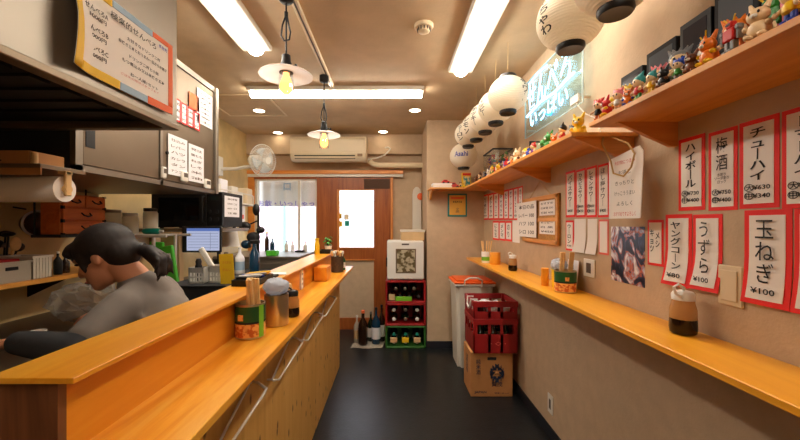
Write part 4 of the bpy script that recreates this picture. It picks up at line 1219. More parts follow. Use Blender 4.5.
def basket(x, y, z, wd, h, label, seed):
    tt = thing('cutlery_basket', label, 'basket', (x, y, z), 'white slotted baskets by the tablet')
    b = MB()
    th = .003
    w2 = wd / 2
    b.box(x - w2, x + w2, y - .03, y + .03, z, z + th)
    for sgn in (-1, 1):
        b.box(min(x + sgn * w2, x + sgn * (w2 - th)), max(x + sgn * w2, x + sgn * (w2 - th)), y - .03, y + .03, z, z + h)
    b.box(x - w2, x + w2, y + .03 - th, y + .03, z, z + h)
    for zz0, zz1 in ((0, .012), (.030, .038), (.056, h)):
        b.box(x - w2, x + w2, y - .03, y - .03 + th, z + zz0, z + zz1)
    n = 4
    for k in range(n + 1):
        xx = x - w2 + (wd - .010) * k / n
        b.box(xx, xx + .010, y - .03, y - .03 + th, z, z + h)
    b.build('body', M['white'], tt)
    return tt
basket(-1.058, 1.94, ST, .08, .085, 'white slotted basket nearer the cook, beside the tablet', 1)
basket(-.962, 1.96, ST, .078, .095, 'white slotted basket next to the yellow card', 2)
t = thing('order_handset', 'white handset leaning in the slotted basket beside the yellow card', 'handset', (-.97, 1.96, ST))
MB().box(-1.026, -.996, 1.95, 1.968, ST + .02, ST + .20, .006, rot=Matrix.Rotation(-.55, 3, 'Y'), seg=2).build('body', M['white'], t)
t = thing('pepper_mill', 'small black bottle in the slotted basket nearer the cook', 'bottle', (-1.06, 1.95, ST))
MB().lathe([(.018, .005), (.018, .09), (.014, .10), (.016, .115), (.010, .13)], (-1.062, 1.945, ST), seg=16).build('body', M['black'], t, smooth=True)
t = thing('yellow_card', 'yellow notice card standing beside the white baskets', 'card', (-.90, 1.90, ST))
MB().box(-.925, -.850, 1.90, 1.903, ST, ST + .16, rot=Matrix.Rotation(-.06, 3, 'Y')).build('card', M['yellow'], t)
MB().box(-.92, -.86, 1.903, 1.95, ST, ST + .004).build('foot', M['yellow'], t)
for k in range(2):
    lettering('lettering', ['お会計は', '先払い'][k], M['riser'], t, (-.887, 1.8985, ST + .115 - k * .04), UF, UV, .045, .016)

# ------------------------------------------------------------------ the cook
def chain(mb, pts):
    """tapered limb: list of (x, y, z, r)"""
    for (a, b_) in zip(pts, pts[1:]):
        mb.cyl(a[:3], b_[:3], a[3], b_[3], seg=18)
    for p in pts:
        mb.ell(p[:3], p[3], u=18, v=12)
def remeshed(o, voxel, smooth=4):
    m = o.modifiers.new('remesh', 'REMESH'); m.mode = 'VOXEL'; m.voxel_size = voxel; m.use_smooth_shade = True
    if smooth:
        s_ = o.modifiers.new('smooth', 'SMOOTH'); s_.iterations = smooth; s_.factor = .5
pc = Vector((-.86, 1.42, 0))
t = thing('person', 'person in a grey t-shirt, dark hair tied back, bending over work behind the counter', 'person', pc)
Cc = Vector((-1.11, 1.37, 1.230))
pt = R_(28)
fF = Vector((-math.cos(pt), -.10, -math.sin(pt))).normalized()
uU = Vector((-math.sin(pt), 0, math.cos(pt)))
uU = (uU - fF * uU.dot(fF)).normalized()
lL = uU.cross(fF).normalized()          # towards the cook's left, the camera's side
if lL.y > 0: lL = -lL
HR = Matrix((fF, lL, uU)).transposed()
hp = lambda f, l, u: Cc + fF * f + lL * l + uU * u
bd = MB()
bd.ell(hp(-.005, 0, .012), (.094, .073, .090), HR, 24, 16)
bd.ell(hp(.030, 0, -.045), (.060, .056, .068), HR)
bd.ell(hp(.050, 0, -.082), (.036, .040, .030), HR)
bd.ell(hp(.066, 0, -.098), (.022, .024, .018), HR)
bd.ell(hp(.078, 0, .022), (.018, .050, .018), HR)
bd.cyl(hp(.088, 0, .008), hp(.108, 0, -.030), .008, .011, seg=12)
bd.ell(hp(.107, 0, -.033), (.012, .012, .010), HR, 12, 8)
for sg in (-1, 1):
    bd.ell(hp(.100, sg * .010, -.036), (.008, .008, .007), HR, 10, 6)
    bd.ell(hp(.060, sg * .038, -.028), (.022, .018, .020), HR, 12, 8)
    bd.ell(hp(-.012, sg * .073, -.018), (.017, .009, .028), HR, 14, 10)
bd.ell(hp(.088, 0, -.062), (.010, .020, .007), HR, 12, 8)
bd.ell(hp(.086, 0, -.073), (.010, .017, .007), HR, 12, 8)
chain(bd, [(*hp(-.035, 0, -.055), .050), (-1.01, 1.40, 1.135, .052), (-.985, 1.41, 1.08, .06)])
chain(bd, [(-.985, 1.41, 1.04, .07), (-.965, 1.42, .97, .095), (-.92, 1.42, .88, .105)])
bd.ell((-.965, 1.42, 1.03), (.08, .14, .07))
for sy in (-1, 1):
    yh = 1.42 + sy * .085
    chain(bd, [(-.92, yh, .86, .085), (-.92, yh, .47, .058), (-.92, yh, .10, .042)])
    chain(bd, [(-.92, yh, .05, .04), (-.99, yh, .035, .034), (-1.05, yh, .03, .026)])
def arm(sh, el, wr, hd):
    chain(bd, [(*sh, .055), (*el, .040), (*wr, .026)])
    d = (Vector(hd) - Vector(wr)).normalized()
    s_ = d.cross(Vector((0, 0, 1))).normalized()
    if s_.y > 0: s_ = -s_
    up = s_.cross(d)
    if up.z < 0: up = -up
    W = Vector(wr)
    Rm = Matrix((d, s_, up)).transposed()
    bd.ell(W + d * .055, (.050, .040, .016), Rm, 16, 10)
    for k, (o_, L) in enumerate(((-.028, .060), (-.010, .072), (.010, .068), (.027, .055))):
        a = W + d * .088 + s_ * o_
        b_ = a + d * L * .5 - up * .006
        c_ = b_ + d * L * .32 - up * .020
        e_ = c_ + d * L * .12 - up * .022
        chain(bd, [(*a, .0095), (*b_, .009), (*c_, .008), (*e_, .007)])
    th = W + d * .035 - s_ * .030
    t2 = th + d * .030 - s_ * .018 - up * .012
    t3 = t2 + d * .026 - s_ * .002 - up * .012
    chain(bd, [(*th, .013), (*t2, .010), (*t3, .008)])
LA = ((-.955, 1.255, 1.055), (-.985, 1.10, .962), (-1.165, 1.10, .985), (-1.32, 1.12, .955))
RA = ((-1.01, 1.57, 1.050), (-1.09, 1.66, .955), (-1.20, 1.55, .985), (-1.34, 1.47, .955))
arm(*LA); arm(*RA)
body = bd.build('body', M['skin'], t, smooth=True)
remeshed(body, .0055, 3)
# face details
for sg in (-1, 1):
    MB().ell(hp(.079, sg * .034, .002), (.006, .013, .0045), HR, 12, 8).build('eye', M['eye'], t, smooth=True)
    MB().tube([hp(.085, sg * .016, .022), hp(.086, sg * .034, .028), hp(.074, sg * .052, .022)], .004, 8).build('eyebrow', M['hair'], t, smooth=True)
MB().ell(hp(.0935, 0, -.067), (.008, .020, .006), HR, 12, 8).build('lips', M['lip'], t, smooth=True)
# hair
hb = MB()
hb.ell(hp(-.016, 0, .030), (.106, .087, .090), HR, 24, 16)
hb.ell(hp(-.060, 0, -.012), (.062, .074, .074), HR)
hb.ell(hp(.058, 0, .056), (.052, .070, .036), HR)
hb.ell(hp(.078, .01, .050), (.026, .062, .026), HR)
for sg in (-1, 1):
    hb.ell(hp(.030, sg * .062, .022), (.030, .018, .044), HR)
    hb.ell(hp(.045, sg * .064, -.010), (.010, .010, .040), HR, 12, 8)
hb.ell(hp(-.112, 0, -.035), (.030, .032, .030), HR)
PT = Vector((.085, -.02, -.022))
P0 = hp(-.125, 0, -.040)
chain(hb, [(*P0, .020), (*(P0 + PT * .5), .029), (*(P0 + PT + Vector((0, 0, -.02))), .028), (*(P0 + PT * 1.25 + Vector((0, 0, -.065))), .012)])
for k in range(11):
    a = k * .57
    q = P0 + PT * .6 + Vector((0, .018 * math.cos(a), .018 * math.sin(a)))
    e1 = q + PT * .55 + Vector((.01 * math.cos(a * 2), .02 * math.cos(a), -.022 + .016 * math.sin(a)))
    chain(hb, [(*q, .011), (*e1, .008), (*(e1 + Vector((.012 * math.cos(a * 3), .012 * math.sin(a), -.040 - .012 * math.cos(a)))), .0035)])
hair = hb.build('hair', M['hair'], t, smooth=True)
remeshed(hair, .006, 2)
MB().lathe([(.021, -.008), (.025, 0), (.021, .008)], hp(-.132, 0, -.042), R=Matrix.Rotation(PI / 2, 3, 'Y'), seg=16).build('hair_tie', M['black'], t, smooth=True)
# clothes
cb = MB()
chain(cb, [(-.985, 1.41, 1.060, .085), (-.97, 1.42, .97, .115), (-.93, 1.42, .86, .125)])
cb.ell((-.965, 1.42, 1.040), (.100, .170, .085), Matrix.Rotation(.5, 3, 'Y'))
cb.ell((-.945, 1.42, .96), (.12, .165, .14))
for A in (LA, RA):
    s_, e_ = Vector(A[0]), Vector(A[1])
    m_ = s_.lerp(e_, .75)
    chain(cb, [(*s_, .064), (*m_, .056)])
    chain(cb, [((-.97), s_.y * .45 + 1.42 * .55, 1.075, .062), (*s_, .062)])
for k in range(7):                                  # folds across the back
    a = -.5 + k * .17
    chain(cb, [(-1.00 + .02 * k, 1.32 + .03 * k, 1.105 - .014 * k, .012), (-.90 + .01 * k, 1.26 + .02 * k, 1.02 - .03 * k, .014)])
chain(cb, [(-.975, 1.41, 1.075, .088), (-1.005, 1.405, 1.105, .070)])
shirt = cb.build('t_shirt', M['shirt'], t, smooth=True)
remeshed(shirt, .008, 4)
for A in (LA, RA):
    s_, e_, w_ = Vector(A[0]), Vector(A[1]), Vector(A[2])
    lb = MB()
    chain(lb, [(*s_.lerp(e_, .6), .052), (*e_, .049), (*e_.lerp(w_, .5), .044), (*e_.lerp(w_, .93), .036)])
    sl = lb.build('sleeve', M['sleeve'], t, smooth=True)
    remeshed(sl, .007, 3)
tb = MB()
tb.ell((-.925, 1.42, .86), (.130, .18, .10))
for sy in (-1, 1):
    yh = 1.42 + sy * .085
    chain(tb, [(-.92, yh, .84, .095), (-.92, yh, .47, .070), (-.92, yh, .12, .060)])
tr_ = tb.build('trousers', M['apron'], t, smooth=True)
remeshed(tr_, .010, 3)
for sy in (-1, 1):
    yh = 1.42 + sy * .085
    s2 = MB(); chain(s2, [(-.905, yh, .048, .046), (-.99, yh, .042, .041), (-1.06, yh, .036, .034)])
    sh_ = s2.build('shoe', M['black2'], t, smooth=True)

# clutter on the work counter beside the cook
t = thing('crumpled_bag', 'crumpled clear plastic bag on the work counter under the face of the cook', 'bag', (-1.42, 1.66, WK))
MB().ell((-1.42, 1.66, WK + .105), (.16, .11, .085), u=26, v=16).build('bag', M['plasticbag'], t, jitter=.014)
MB().ell((-1.42, 1.66, WK + .085), (.12, .08, .065), u=18, v=12).build('contents', mat('wrapped_food', lin(150, 116, 74), .6, noise=.4, nscale=18), t, jitter=.01)
t = thing('steel_tray', 'deep steel tray on the work counter before the cook', 'tray', (-1.45, 1.2, WK))
b = MB()
b.box(-1.62, -1.36, .88, 1.06, WK + .0005, WK + .005)
for a in ((-1.62, -1.616, .88, 1.06), (-1.364, -1.36, .88, 1.06), (-1.62, -1.36, .88, .884), (-1.62, -1.36, 1.056, 1.06)):
    b.box(a[0], a[1], a[2], a[3], WK, WK + .06)
b.build('pan', M['steel'], t)
tag(MB().lathe([(.022, 0), (.028, .07), (.026, .07), (.020, .004)], (-1.33, 1.33, WK + .001), seg=20).build('paper_cup', M['paper']), 'small white cup on the work counter by the hand of the cook', 'cup')
t = thing('stock_pot', 'dark stock pot on the work counter beyond the microwave', 'pot', (-1.5, 3.2, WK))
MB().lathe([(.10, 0), (.11, .01), (.11, .16), (.114, .165), (.104, .165), (.10, .02)], (-1.5, 3.2, WK + .001), seg=28).build('pot', M['dark_and_shade'], t, smooth=True)
MB().lathe([(.112, .166), (.08, .185), (.02, .195), (.018, .215), (.001, .22)], (-1.5, 3.2, WK), seg=28).build('lid', M['steel2'], t, smooth=True)
t = thing('plastic_bag', 'tied beige plastic bag on the wire rack unit between the cook and the tablet', 'bag', (-1.29, 1.86, WK))
def bagfn(i, j):
    a = 2 * PI * i
    z = j * .30
    r = .085 * (1 - .25 * j) * (1 + .10 * math.sin(a * 5 + j * 4) * j) * (1 if j < .75 else max(.25, 1 - (j - .75) * 3))
    return (-1.29 + r * math.cos(a), 1.86 + r * .8 * math.sin(a), WK + .001 + z)
MB().grid(bagfn, 30, 14).build('bag', mat('beige_bag', lin(188, 166, 120), .5, noise=.15, nscale=20), t, smooth=True)

# ------------------------------------------------------------------ things on the raised plank and the ledge
def chop_can(x, y, z, r, h, label, group, nst, seed):
    tt = thing('chopstick_can', label, 'chopstick can', (x, y, z), group)
    MB().lathe([(r * .98, 0), (r, .003), (r, h), (r * .93, h), (r * .93, .004)], (x, y, z), seg=32, caps=False).lathe([(r * .97, .001), (r * .97, .003)], (x, y, z), seg=32).build('can', M['tin'], tt, smooth=True)
    MB().lathe([(r * 1.008, h * .06), (r * 1.008, h * .46)], (x, y, z), seg=32, caps=False).build('food_label', M['food'], tt, smooth=True)
    MB().lathe([(r * 1.010, h * .46), (r * 1.010, h * .94)], (x, y, z), seg=32, caps=False).build('green_label', M['green'], tt, smooth=True)
    MB().lathe([(r * 1.012, h * .44), (r * 1.012, h * .50)], (x, y, z), seg=32, caps=False).build('dark_band', M['black2'], tt, smooth=True)
    vs = MB()
    for k in range(5):
        a = -.62 + k * .085
        a2 = a + .085
        vs.prism([(x + r * 1.014 * math.cos(a), y + r * 1.014 * math.sin(a), z + h * .04), (x + r * 1.014 * math.cos(a2), y + r * 1.014 * math.sin(a2), z + h * .04), (x + r * 1.014 * math.cos(a2), y + r * 1.014 * math.sin(a2), z + h * .96), (x + r * 1.014 * math.cos(a), y + r * 1.014 * math.sin(a), z + h * .96)], (.0003, -.0003, 0))
    vs.build('lime_strip', M['lime'], tt)
    MB().box(x - r * .45, x - r * .1, y - r * 1.03, y - r * .9, z + h * .55, z + h * .72).build('gold_patch', M['food'], tt)
    rnd = random.Random(seed)
    for k in range(nst):
        a = 2 * PI * k / nst + .5
        q = r * .55
        bx, by = x + q * math.cos(a), y + q * math.sin(a) * .6
        lean = Matrix.Rotation(rnd.uniform(-.01, .04), 3, 'Y') @ Matrix.Rotation(rnd.uniform(.04, .22), 3, 'X')
        L = .20
        cz = z + .006 + L / 2
        cc = lean @ Vector((0, 0, 1))
        px_, py_ = bx + cc.x * L * .25, by + cc.y * L * .25
        px_ = max(x + .001 if x < 0 else x - r * .5, min(x + r * .5, px_))
        st_ = tag(MB().box(px_ - .010, px_ - .0008, py_ - .0045, py_ + .0045, cz - L / 2, cz + L / 2, .001, rot=lean).box(px_ + .0008, px_ + .010, py_ - .0045, py_ + .0045, cz - L / 2, cz + L / 2, .001, rot=lean).build('chopsticks', M['stick']),
                  'pale disposable chopsticks standing in the ' + ('can on the counter ledge' if x < 0 else 'can on the wall bar'), 'chopsticks', 'chopsticks in the ' + ('counter can' if x < 0 else 'wall bar can'))
    return tt
chop_can(-.5025, 1.255, ZL + .001, .0500, .118, 'green food can of chopsticks on the counter ledge', 'green food cans of chopsticks', 4, 3)
t = thing('napkin_can', 'tin can holding a pale plastic bag behind the green chopstick can', 'can', (-.458, 1.40, ZL))
MB().lathe([(.044, 0), (.046, .003), (.046, .12), (.043, .12), (.043, .006)], (-.458, 1.40, ZL + .001), seg=28).build('can', M['tin'], t, smooth=True)
MB().ell((-.458, 1.40, ZL + .150), (.050, .048, .032), u=22, v=14).build('bag', milky('tissue_bag', lin(206, 214, 228), .9), t, jitter=.004, smooth=True)
def soy(x, y, z, s_, label, lidm='white', group=None):
    tt = thing('soy_pitcher', label, 'soy sauce bottle', (x, y, z), group)
    pr = [(.030, 0), (.036, .005), (.038, .020), (.037, .050)]
    MB().lathe([(r * s_, h * s_) for r, h in pr], (x, y, z), seg=26).build('sauce', M['soy'], tt, smooth=True)
    pr = [(.0372, .050), (.036, .080), (.031, .100), (.030, .112)]
    MB().lathe([(r * s_, h * s_) for r, h in pr], (x, y, z), seg=26).build('neck', milky('amber_glass', lin(214, 160, 96), .75, .15), tt, smooth=True)
    pr = [(.031, .110), (.032, .128), (.026, .137), (.012, .141), (.001, .142)]
    MB().lathe([(r * s_, h * s_) for r, h in pr], (x, y, z), seg=22).build('lid', M[lidm], tt, smooth=True)
    MB().tube([(x - .018 * s_, y - .02 * s_, z + .120 * s_), (x - .040 * s_, y - .02 * s_, z + .134 * s_), (x - .046 * s_, y - .02 * s_, z + .155 * s_), (x - .030 * s_, y - .018 * s_, z + .163 * s_), (x - .006 * s_, y - .01 * s_, z + .150 * s_), (x, y, z + .135 * s_)], .0045 * s_).build('lid_loop', M[lidm], tt, smooth=True)
    return tt
soy(-.43, 1.52, ZL + .001, .80, 'dark soy sauce bottle behind the tin can on the counter ledge', 'black')
t = thing('pepper_shaker', 'pale wooden shaker on the counter ledge beside the dark soy bottle', 'shaker', (-.482, 1.62, ZL))
MB().lathe([(.022, 0), (.023, .005), (.020, .08), (.022, .085)], (-.482, 1.62, ZL + .001), seg=20).build('body', M['boxwood'], t, smooth=True)
MB().lathe([(.024, .085), (.026, .10), (.018, .122), (.001, .126)], (-.482, 1.62, ZL + .001), seg=20).build('cap', M['stick'], t, smooth=True)
# far end of ledge
t = thing('wicker_cup', 'dark wicker cup of spoons on the far end of the counter ledge', 'cup', (-.458, 2.93, ZL))
MB().lathe([(.046, 0), (.05, .004), (.052, .13), (.046, .13), (.044, .008)], (-.458, 2.93, ZL + .001), seg=24).build('cup', M['wicker'], t, smooth=True)
for k in range(6):
    a = k * 1.05
    q = Vector((-.458 + .025 * math.cos(a), 2.93 + .025 * math.sin(a), ZL + .01))
    e_ = q + Vector((.02 * math.cos(a), .02 * math.sin(a), .15))
    tag(MB().cyl(q, e_, .004).ell(e_, (.010, .010, .015), u=10, v=8).build('spoon', M['stick' if k % 2 else 'white'], None, smooth=True), 'small %s spoon standing in the dark wicker cup' % ('wooden' if k % 2 else 'white'), 'spoon', '%s spoons in the wicker cup' % ('wooden' if k % 2 else 'white'))
bottle(-.43, 3.05, ZL + .001, .022, .15, M['green'], 'seasoning_bottle', 'small green seasoning bottle beside the dark wicker cup', cap='white', lab='paper')
# on the raised plank
t = thing('black_tray', 'black tray heaped with pens and receipts on the raised counter shelf', 'tray', (-.60, 1.52, ZP))
b = MB().box(-.645, -.545, 1.42, 1.62, ZP + .0005, ZP + .005)
for a in ((-.645, -.641, 1.42, 1.62), (-.549, -.545, 1.42, 1.62), (-.645, -.545, 1.42, 1.424), (-.645, -.545, 1.616, 1.62)):
    b.box(a[0], a[1], a[2], a[3], ZP + .0005, ZP + .026)
b.build('tray', M['black'], t)
rnd = random.Random(5)
pens = [('black', 'black'), ('white', 'white'), ('inkb', 'blue'), ('steel', 'silver'), ('riser', 'brown'), ('yellow', 'yellow')]
for k, (mm, cn) in enumerate(pens):
    y = 1.45 + k * .026
    tag(MB().cyl((-.638, y, ZP + .031), (-.553, y + .01, ZP + .031 + .006 * (k % 2)), .0055, seg=10).cyl((-.553, y + .01, ZP + .031 + .006 * (k % 2)), (-.545, y + .011, ZP + .032 + .006 * (k % 2)), .005, .001, seg=10).build('pen', M[mm], None, smooth=True), '%s pen lying across the black tray' % cn, 'pen', 'pens on the black tray')
tag(MB().box(-.60, -.545, 1.635, 1.70, ZP + .0005, ZP + .012, .002).build('card_reader', M['black2']), 'flat black card reader beside the black tray', 'card reader')
tag(MB().box(-.60, -.53, 1.725, 1.80, ZP + .0005, ZP + .006, .001, rot=Matrix.Rotation(.3, 3, 'Z')).build('notepad', M['paper']), 'small pale notepad on the raised counter shelf past the card reader', 'notepad')
bottle(-.63, 2.95, ZP + .001, .022, .13, M['yellow'], 'mustard_bottle', 'yellow bottle on the far end of the raised counter shelf', cap='yellow', neck=.7)
t = thing('black_tray', 'low black tray on the far end of the raised counter shelf', 'tray', (-.58, 3.05, ZP))
b = MB().box(-.64, -.53, 2.99, 3.16, ZP + .0005, ZP + .006)
for a in ((-.64, -.636, 2.99, 3.16), (-.534, -.53, 2.99, 3.16), (-.64, -.53, 2.99, 2.994), (-.64, -.53, 3.156, 3.16)):
    b.box(a[0], a[1], a[2], a[3], ZP + .0005, ZP + .026)
b.build('tray', M['black'], t)
t = thing('potted_plant', 'small green plant in a white pot at the far end of the raised shelf', 'plant', (-.59, 3.25, ZP))
MB().lathe([(.024, 0), (.034, .05), (.031, .05), (.022, .006)], (-.59, 3.25, ZP + .001), seg=20).lathe([(.030, .040), (.030, .044)], (-.59, 3.25, ZP)).build('pot', M['white'], t, smooth=True)
g = MB()
for k in range(16):
    a = k * 2.4
    r = .02 + .022 * ((k * 7) % 5) / 5
    g.ell((-.59 + r * math.cos(a), 3.25 + r * math.sin(a), ZP + .065 + .008 * (k % 9)), (.016, .012, .004), Matrix.Rotation(a, 3, 'Z') @ Matrix.Rotation(.6, 3, 'Y'), 8, 6)
g.cyl((-.59, 3.25, ZP + .04), (-.59, 3.25, ZP + .12), .003)
g.build('foliage', mat('leaf', lin(70, 140, 60), .5), t, smooth=True)

# right bar shelf
BT = BZ + .001
chop_can(.888, 1.835, BT, .052, .112, 'green food can of chopsticks on the wall bar', 'green food cans of chopsticks', 4, 8)
tag(MB().lathe([(.019, 0), (.021, .003), (.021, .098), (.019, .10)], (.862, 2.02, BT), seg=20).build('spice_tin', M['boxwood'], None, smooth=True), 'plain orange spice tin on the wall bar beside the chopstick can', 'tin')
t = thing('napkin_cup', 'cup stuffed with white napkins behind the chopstick can on the wall bar', 'cup', (.90, 1.95, BT))
MB().lathe([(.032, 0), (.036, .004), (.040, .10), (.036, .10), (.032, .006)], (.912, 1.955, BT), seg=22).build('cup', M['yellow'], t, smooth=True)
MB().ell((.912, 1.955, BT + .125), (.042, .045, .036), u=20, v=12).build('napkins', milky('tissue_bag_pale', lin(220, 226, 236), .92), t, jitter=.004)
t = thing('instruction_card', 'small white card leaning on the wall behind the napkin cup', 'card', (.975, 1.93, BT))
MB().box(.968, .972, 1.87, 1.985, BT, BT + .155, rot=Matrix.Rotation(.10, 3, 'Y')).build('card', M['paper2'], t)
lettering('lettering', '七味', M['ink'], t, (.965, 1.925, BT + .12), UR, UV, .05, .025)
soy(.895, 2.66, BT, .85, 'soy sauce bottle on the wall bar below the corkboard', 'white', )
soy(.925, 1.135, BT, .98, 'large soy sauce bottle with pale lid on the wall bar nearest the camera', 'white')
t = thing('chopstick_cup', 'green and white cup of chopsticks at the pillar end of the wall bar', 'cup', (.83, 3.22, BT))
MB().lathe([(.04, 0), (.042, .004), (.044, .10), (.040, .10), (.036, .006)], (.845, 3.22, BT), seg=22).build('cup', M['paper'], t, smooth=True)
MB().lathe([(.0435, .02), (.0445, .055)], (.845, 3.22, BT), seg=22, caps=False).build('green_band', M['lime'], t, smooth=True)
for k in range(5):
    a = k * 1.25
    q = Vector((.845 + .018 * math.cos(a), 3.22 + .018 * math.sin(a), BT + .01))
    tag(MB().cyl(q, q + Vector((.03 * math.cos(a), .03 * math.sin(a), .185)), .0055).build('chopsticks', M['stick']), 'pale chopsticks standing in the green and white cup by the pillar', 'chopsticks', 'chopsticks in the far cup')
tag(MB().lathe([(.044, 0), (.046, .004), (.046, .10), (.044, .104), (.001, .104)], (.885, 3.09, BT), seg=24).build('spice_tin', M['boxwood'], None, smooth=True), 'squat orange canister on the wall bar beside the green and white cup', 'tin')

# ------------------------------------------------------------------ bottle crates, small fridge, bottles on the floor
def side_crate(z0, m, label):
    """a bottle crate lying on its side, open towards the room"""
    x0, x1, y0, y1, h = -.078, .352, 3.86, 4.20, .243
    t = thing('bottle_crate', label, 'crate', ((x0 + x1) / 2, (y0 + y1) / 2, z0), 'bottle crates stacked on their sides')
    th = .010
    sh = MB()
    sh.box(x0, x1, y0, y1, z0, z0 + th).box(x0, x1, y0, y1, z0 + h - th, z0 + h).box(x0, x0 + th, y0, y1, z0, z0 + h).box(x1 - th, x1, y0, y1, z0, z0 + h).box(x0, x1, y1 - th, y1, z0, z0 + h)
    sh.build('shell', m, t)
    rm = MB()
    rm.box(x0 - .004, x1 + .004, y0 - .006, y0 + .016, z0 + .0005, z0 + .020, .004).box(x0 - .004, x1 + .004, y0 - .006, y0 + .016, z0 + h - .020, z0 + h - .0005, .004).box(x0 - .004, x0 + .016, y0 - .006, y0 + .016, z0 + .001, z0 + h - .001, .004).box(x1 - .016, x1 + .004, y0 - .006, y0 + .016, z0 + .001, z0 + h - .001, .004)
    rm.build('rim', m, t)
    return x0, x1, y0, y1, z0, h, t
def lying(x, z, r, m, label, cap, y0=3.90, L=.27, lab=None, name='beer_bottle', group=None):
    t = thing(name, label, 'bottle', (x, y0, z), group)
    R = Matrix.Rotation(PI / 2, 3, 'X')
    c = (x, y0 + L, z)
    MB().lathe([(r * .9, 0), (r, .006), (r, L * .60), (r * .85, L * .70), (r * .36, L * .86), (r * .36, L * .97)], c, R=R, seg=18).build('body', M[m], t, smooth=True)
    MB().lathe([(r * .44, L * .965), (r * .46, L), (r * .3, L * 1.01)], c, R=R, seg=14).build('cap', M[cap], t, smooth=True)
    if lab:
        MB().lathe([(r * 1.01, L * .15), (r * 1.01, L * .55)], c, R=R, seg=18, caps=False).build('label', M[lab], t, smooth=True)
pos = ['near the door', 'in the middle', 'near the pillar']
z = .001
side_crate(z, M['crate_green'], 'green bottle crate on its side at the bottom of the stack')
for k in range(3):
    lying(.01 + k * .127, z + .055, .040, 'bottle_green', 'bottle in the lower row of the green crate, ' + pos[k], 'white', lab='paper')
    lying(.01 + k * .127, z + .142, .040, 'amber', 'bottle in the upper row of the green crate, ' + pos[k], 'tealb')
for k in range(3):
    p = (-.03 + k * .127, 3.875)
    tag(MB().box(p[0], p[0] + .075, 3.868, 3.878, z + .06, z + .115, .002).build('paper_label_card', M['cardpale' if k != 1 else 'yellow']), 'small paper card tucked before the bottles of the green crate, ' + pos[k], 'card')
z = .246
side_crate(z, M['crate_red'], 'red bottle crate on its side, in the middle of the stack')
for r_ in range(2):
    for k in range(3):
        lying(.01 + k * .127, z + .062 + r_ * .10, .043, 'bottle_green' if (k + r_) % 2 else 'amber', 'bottle in the %s row of the middle red crate, %s' % (('lower', 'upper')[r_], pos[k]), 'white' if k != 1 else 'steel')
z = .491
side_crate(z, M['crate_red'], 'red bottle crate on its side, carrying the little white fridge')
for k in range(4):
    lying(-.02 + k * .10, z + .062, .041, 'amber', 'dark bottle in the topmost red crate, %s from the door' % ords[k], 'black')
for k in range(3):
    lying(.03 + k * .10, z + .150, .040, 'bottle_green', 'dark bottle in the upper layer of the topmost red crate, %s from the door' % ords[k], 'steel')
tag(MB().box(-.045, .02, 3.868, 3.884, z + .030, z + .095, .002).build('snack_box', M['cardpale']), 'small tan box in the topmost red crate, beside a yellow carton', 'box')
tag(MB().box(.028, .205, 3.866, 3.886, z + .022, z + .068, .002).build('snack_box', M['lime']), 'long yellow green carton in the topmost red crate', 'box')

fz0, fz1 = .7355, 1.165
fx0, fx1, fy0, fy1 = -.065, .335, 3.87, 4.22
t = thing('mini_fridge', 'small white fridge with a food picture on its door, on the red crates', 'fridge', ((fx0 + fx1) / 2, 4.05, fz0))
MB().box(fx0, fx1, fy0 + .04, fy1, fz0, fz1, .012, seg=2).build('cabinet', M['white'], t)
d_ = MB().box(fx0, fx1, fy0, fy0 + .037, fz0 + .012, fz1 - .006, .010, seg=2).build('door', M['white'], t)
MB().box(fx0 + .095, fx1 - .085, fy0 - .002, fy0 + .001, fz0 + .08, fz1 - .085).build('picture_frame', M['steel2'], d_)
MB().box(fx0 + .108, fx1 - .098, fy0 - .003, fy0, fz0 + .093, fz1 - .098).build('picture', dotted('door_picture', lin(96, 82, 50), lin(186, 176, 150), 26, .5, .3), d_)
MB().box(fx0 + .16, fx0 + .24, fy0 - .002, fy0 + .001, fz1 - .045, fz1 - .028).build('display', M['inkg'], d_)
MB().box(fx0 - .010, fx0 + .004, fy0 + .004, fy0 + .03, fz0 + .15, fz0 + .25, .003).build('handle', M['black'], d_)
t = thing('storage_box', 'beige lidded box on top of the small white fridge', 'box', (.22, 4.08, fz1))
MB().box(.09, .35, 3.98, 4.20, fz1 + .0005, fz1 + .095, .004).build('box', M['cardpale'], t)
MB().box(.083, .357, 3.972, 4.207, fz1 + .095, fz1 + .12, .004).build('lid', M['offwhite'], t)
t = thing('cutting_board', 'tall white board with a rounded top leaning behind the fridge', 'board', (.3, 4.4, fz1))
pts = [(.25, 4.50, .9), (.36, 4.50, .9), (.36, 4.50, 1.78), (.35, 4.50, 1.81), (.32, 4.50, 1.825), (.29, 4.50, 1.825), (.26, 4.50, 1.81), (.25, 4.50, 1.78)]
MB().prism([(p[0], 4.56, .02 + (p[2] - .9) * 1.95) for p in pts], (0, .02, 0)).build('board', M['offwhite'], t)
tag(MB().lathe([(.04, 0), (.045, .004), (.045, .008), (.04, .012)], (.352, 4.545, 1.70), R=Matrix.Rotation(PI / 2, 3, 'X'), seg=20).build('round_tag', M['orange'], None, smooth=True), 'round orange tag hanging on the white board by the pillar', 'tag')

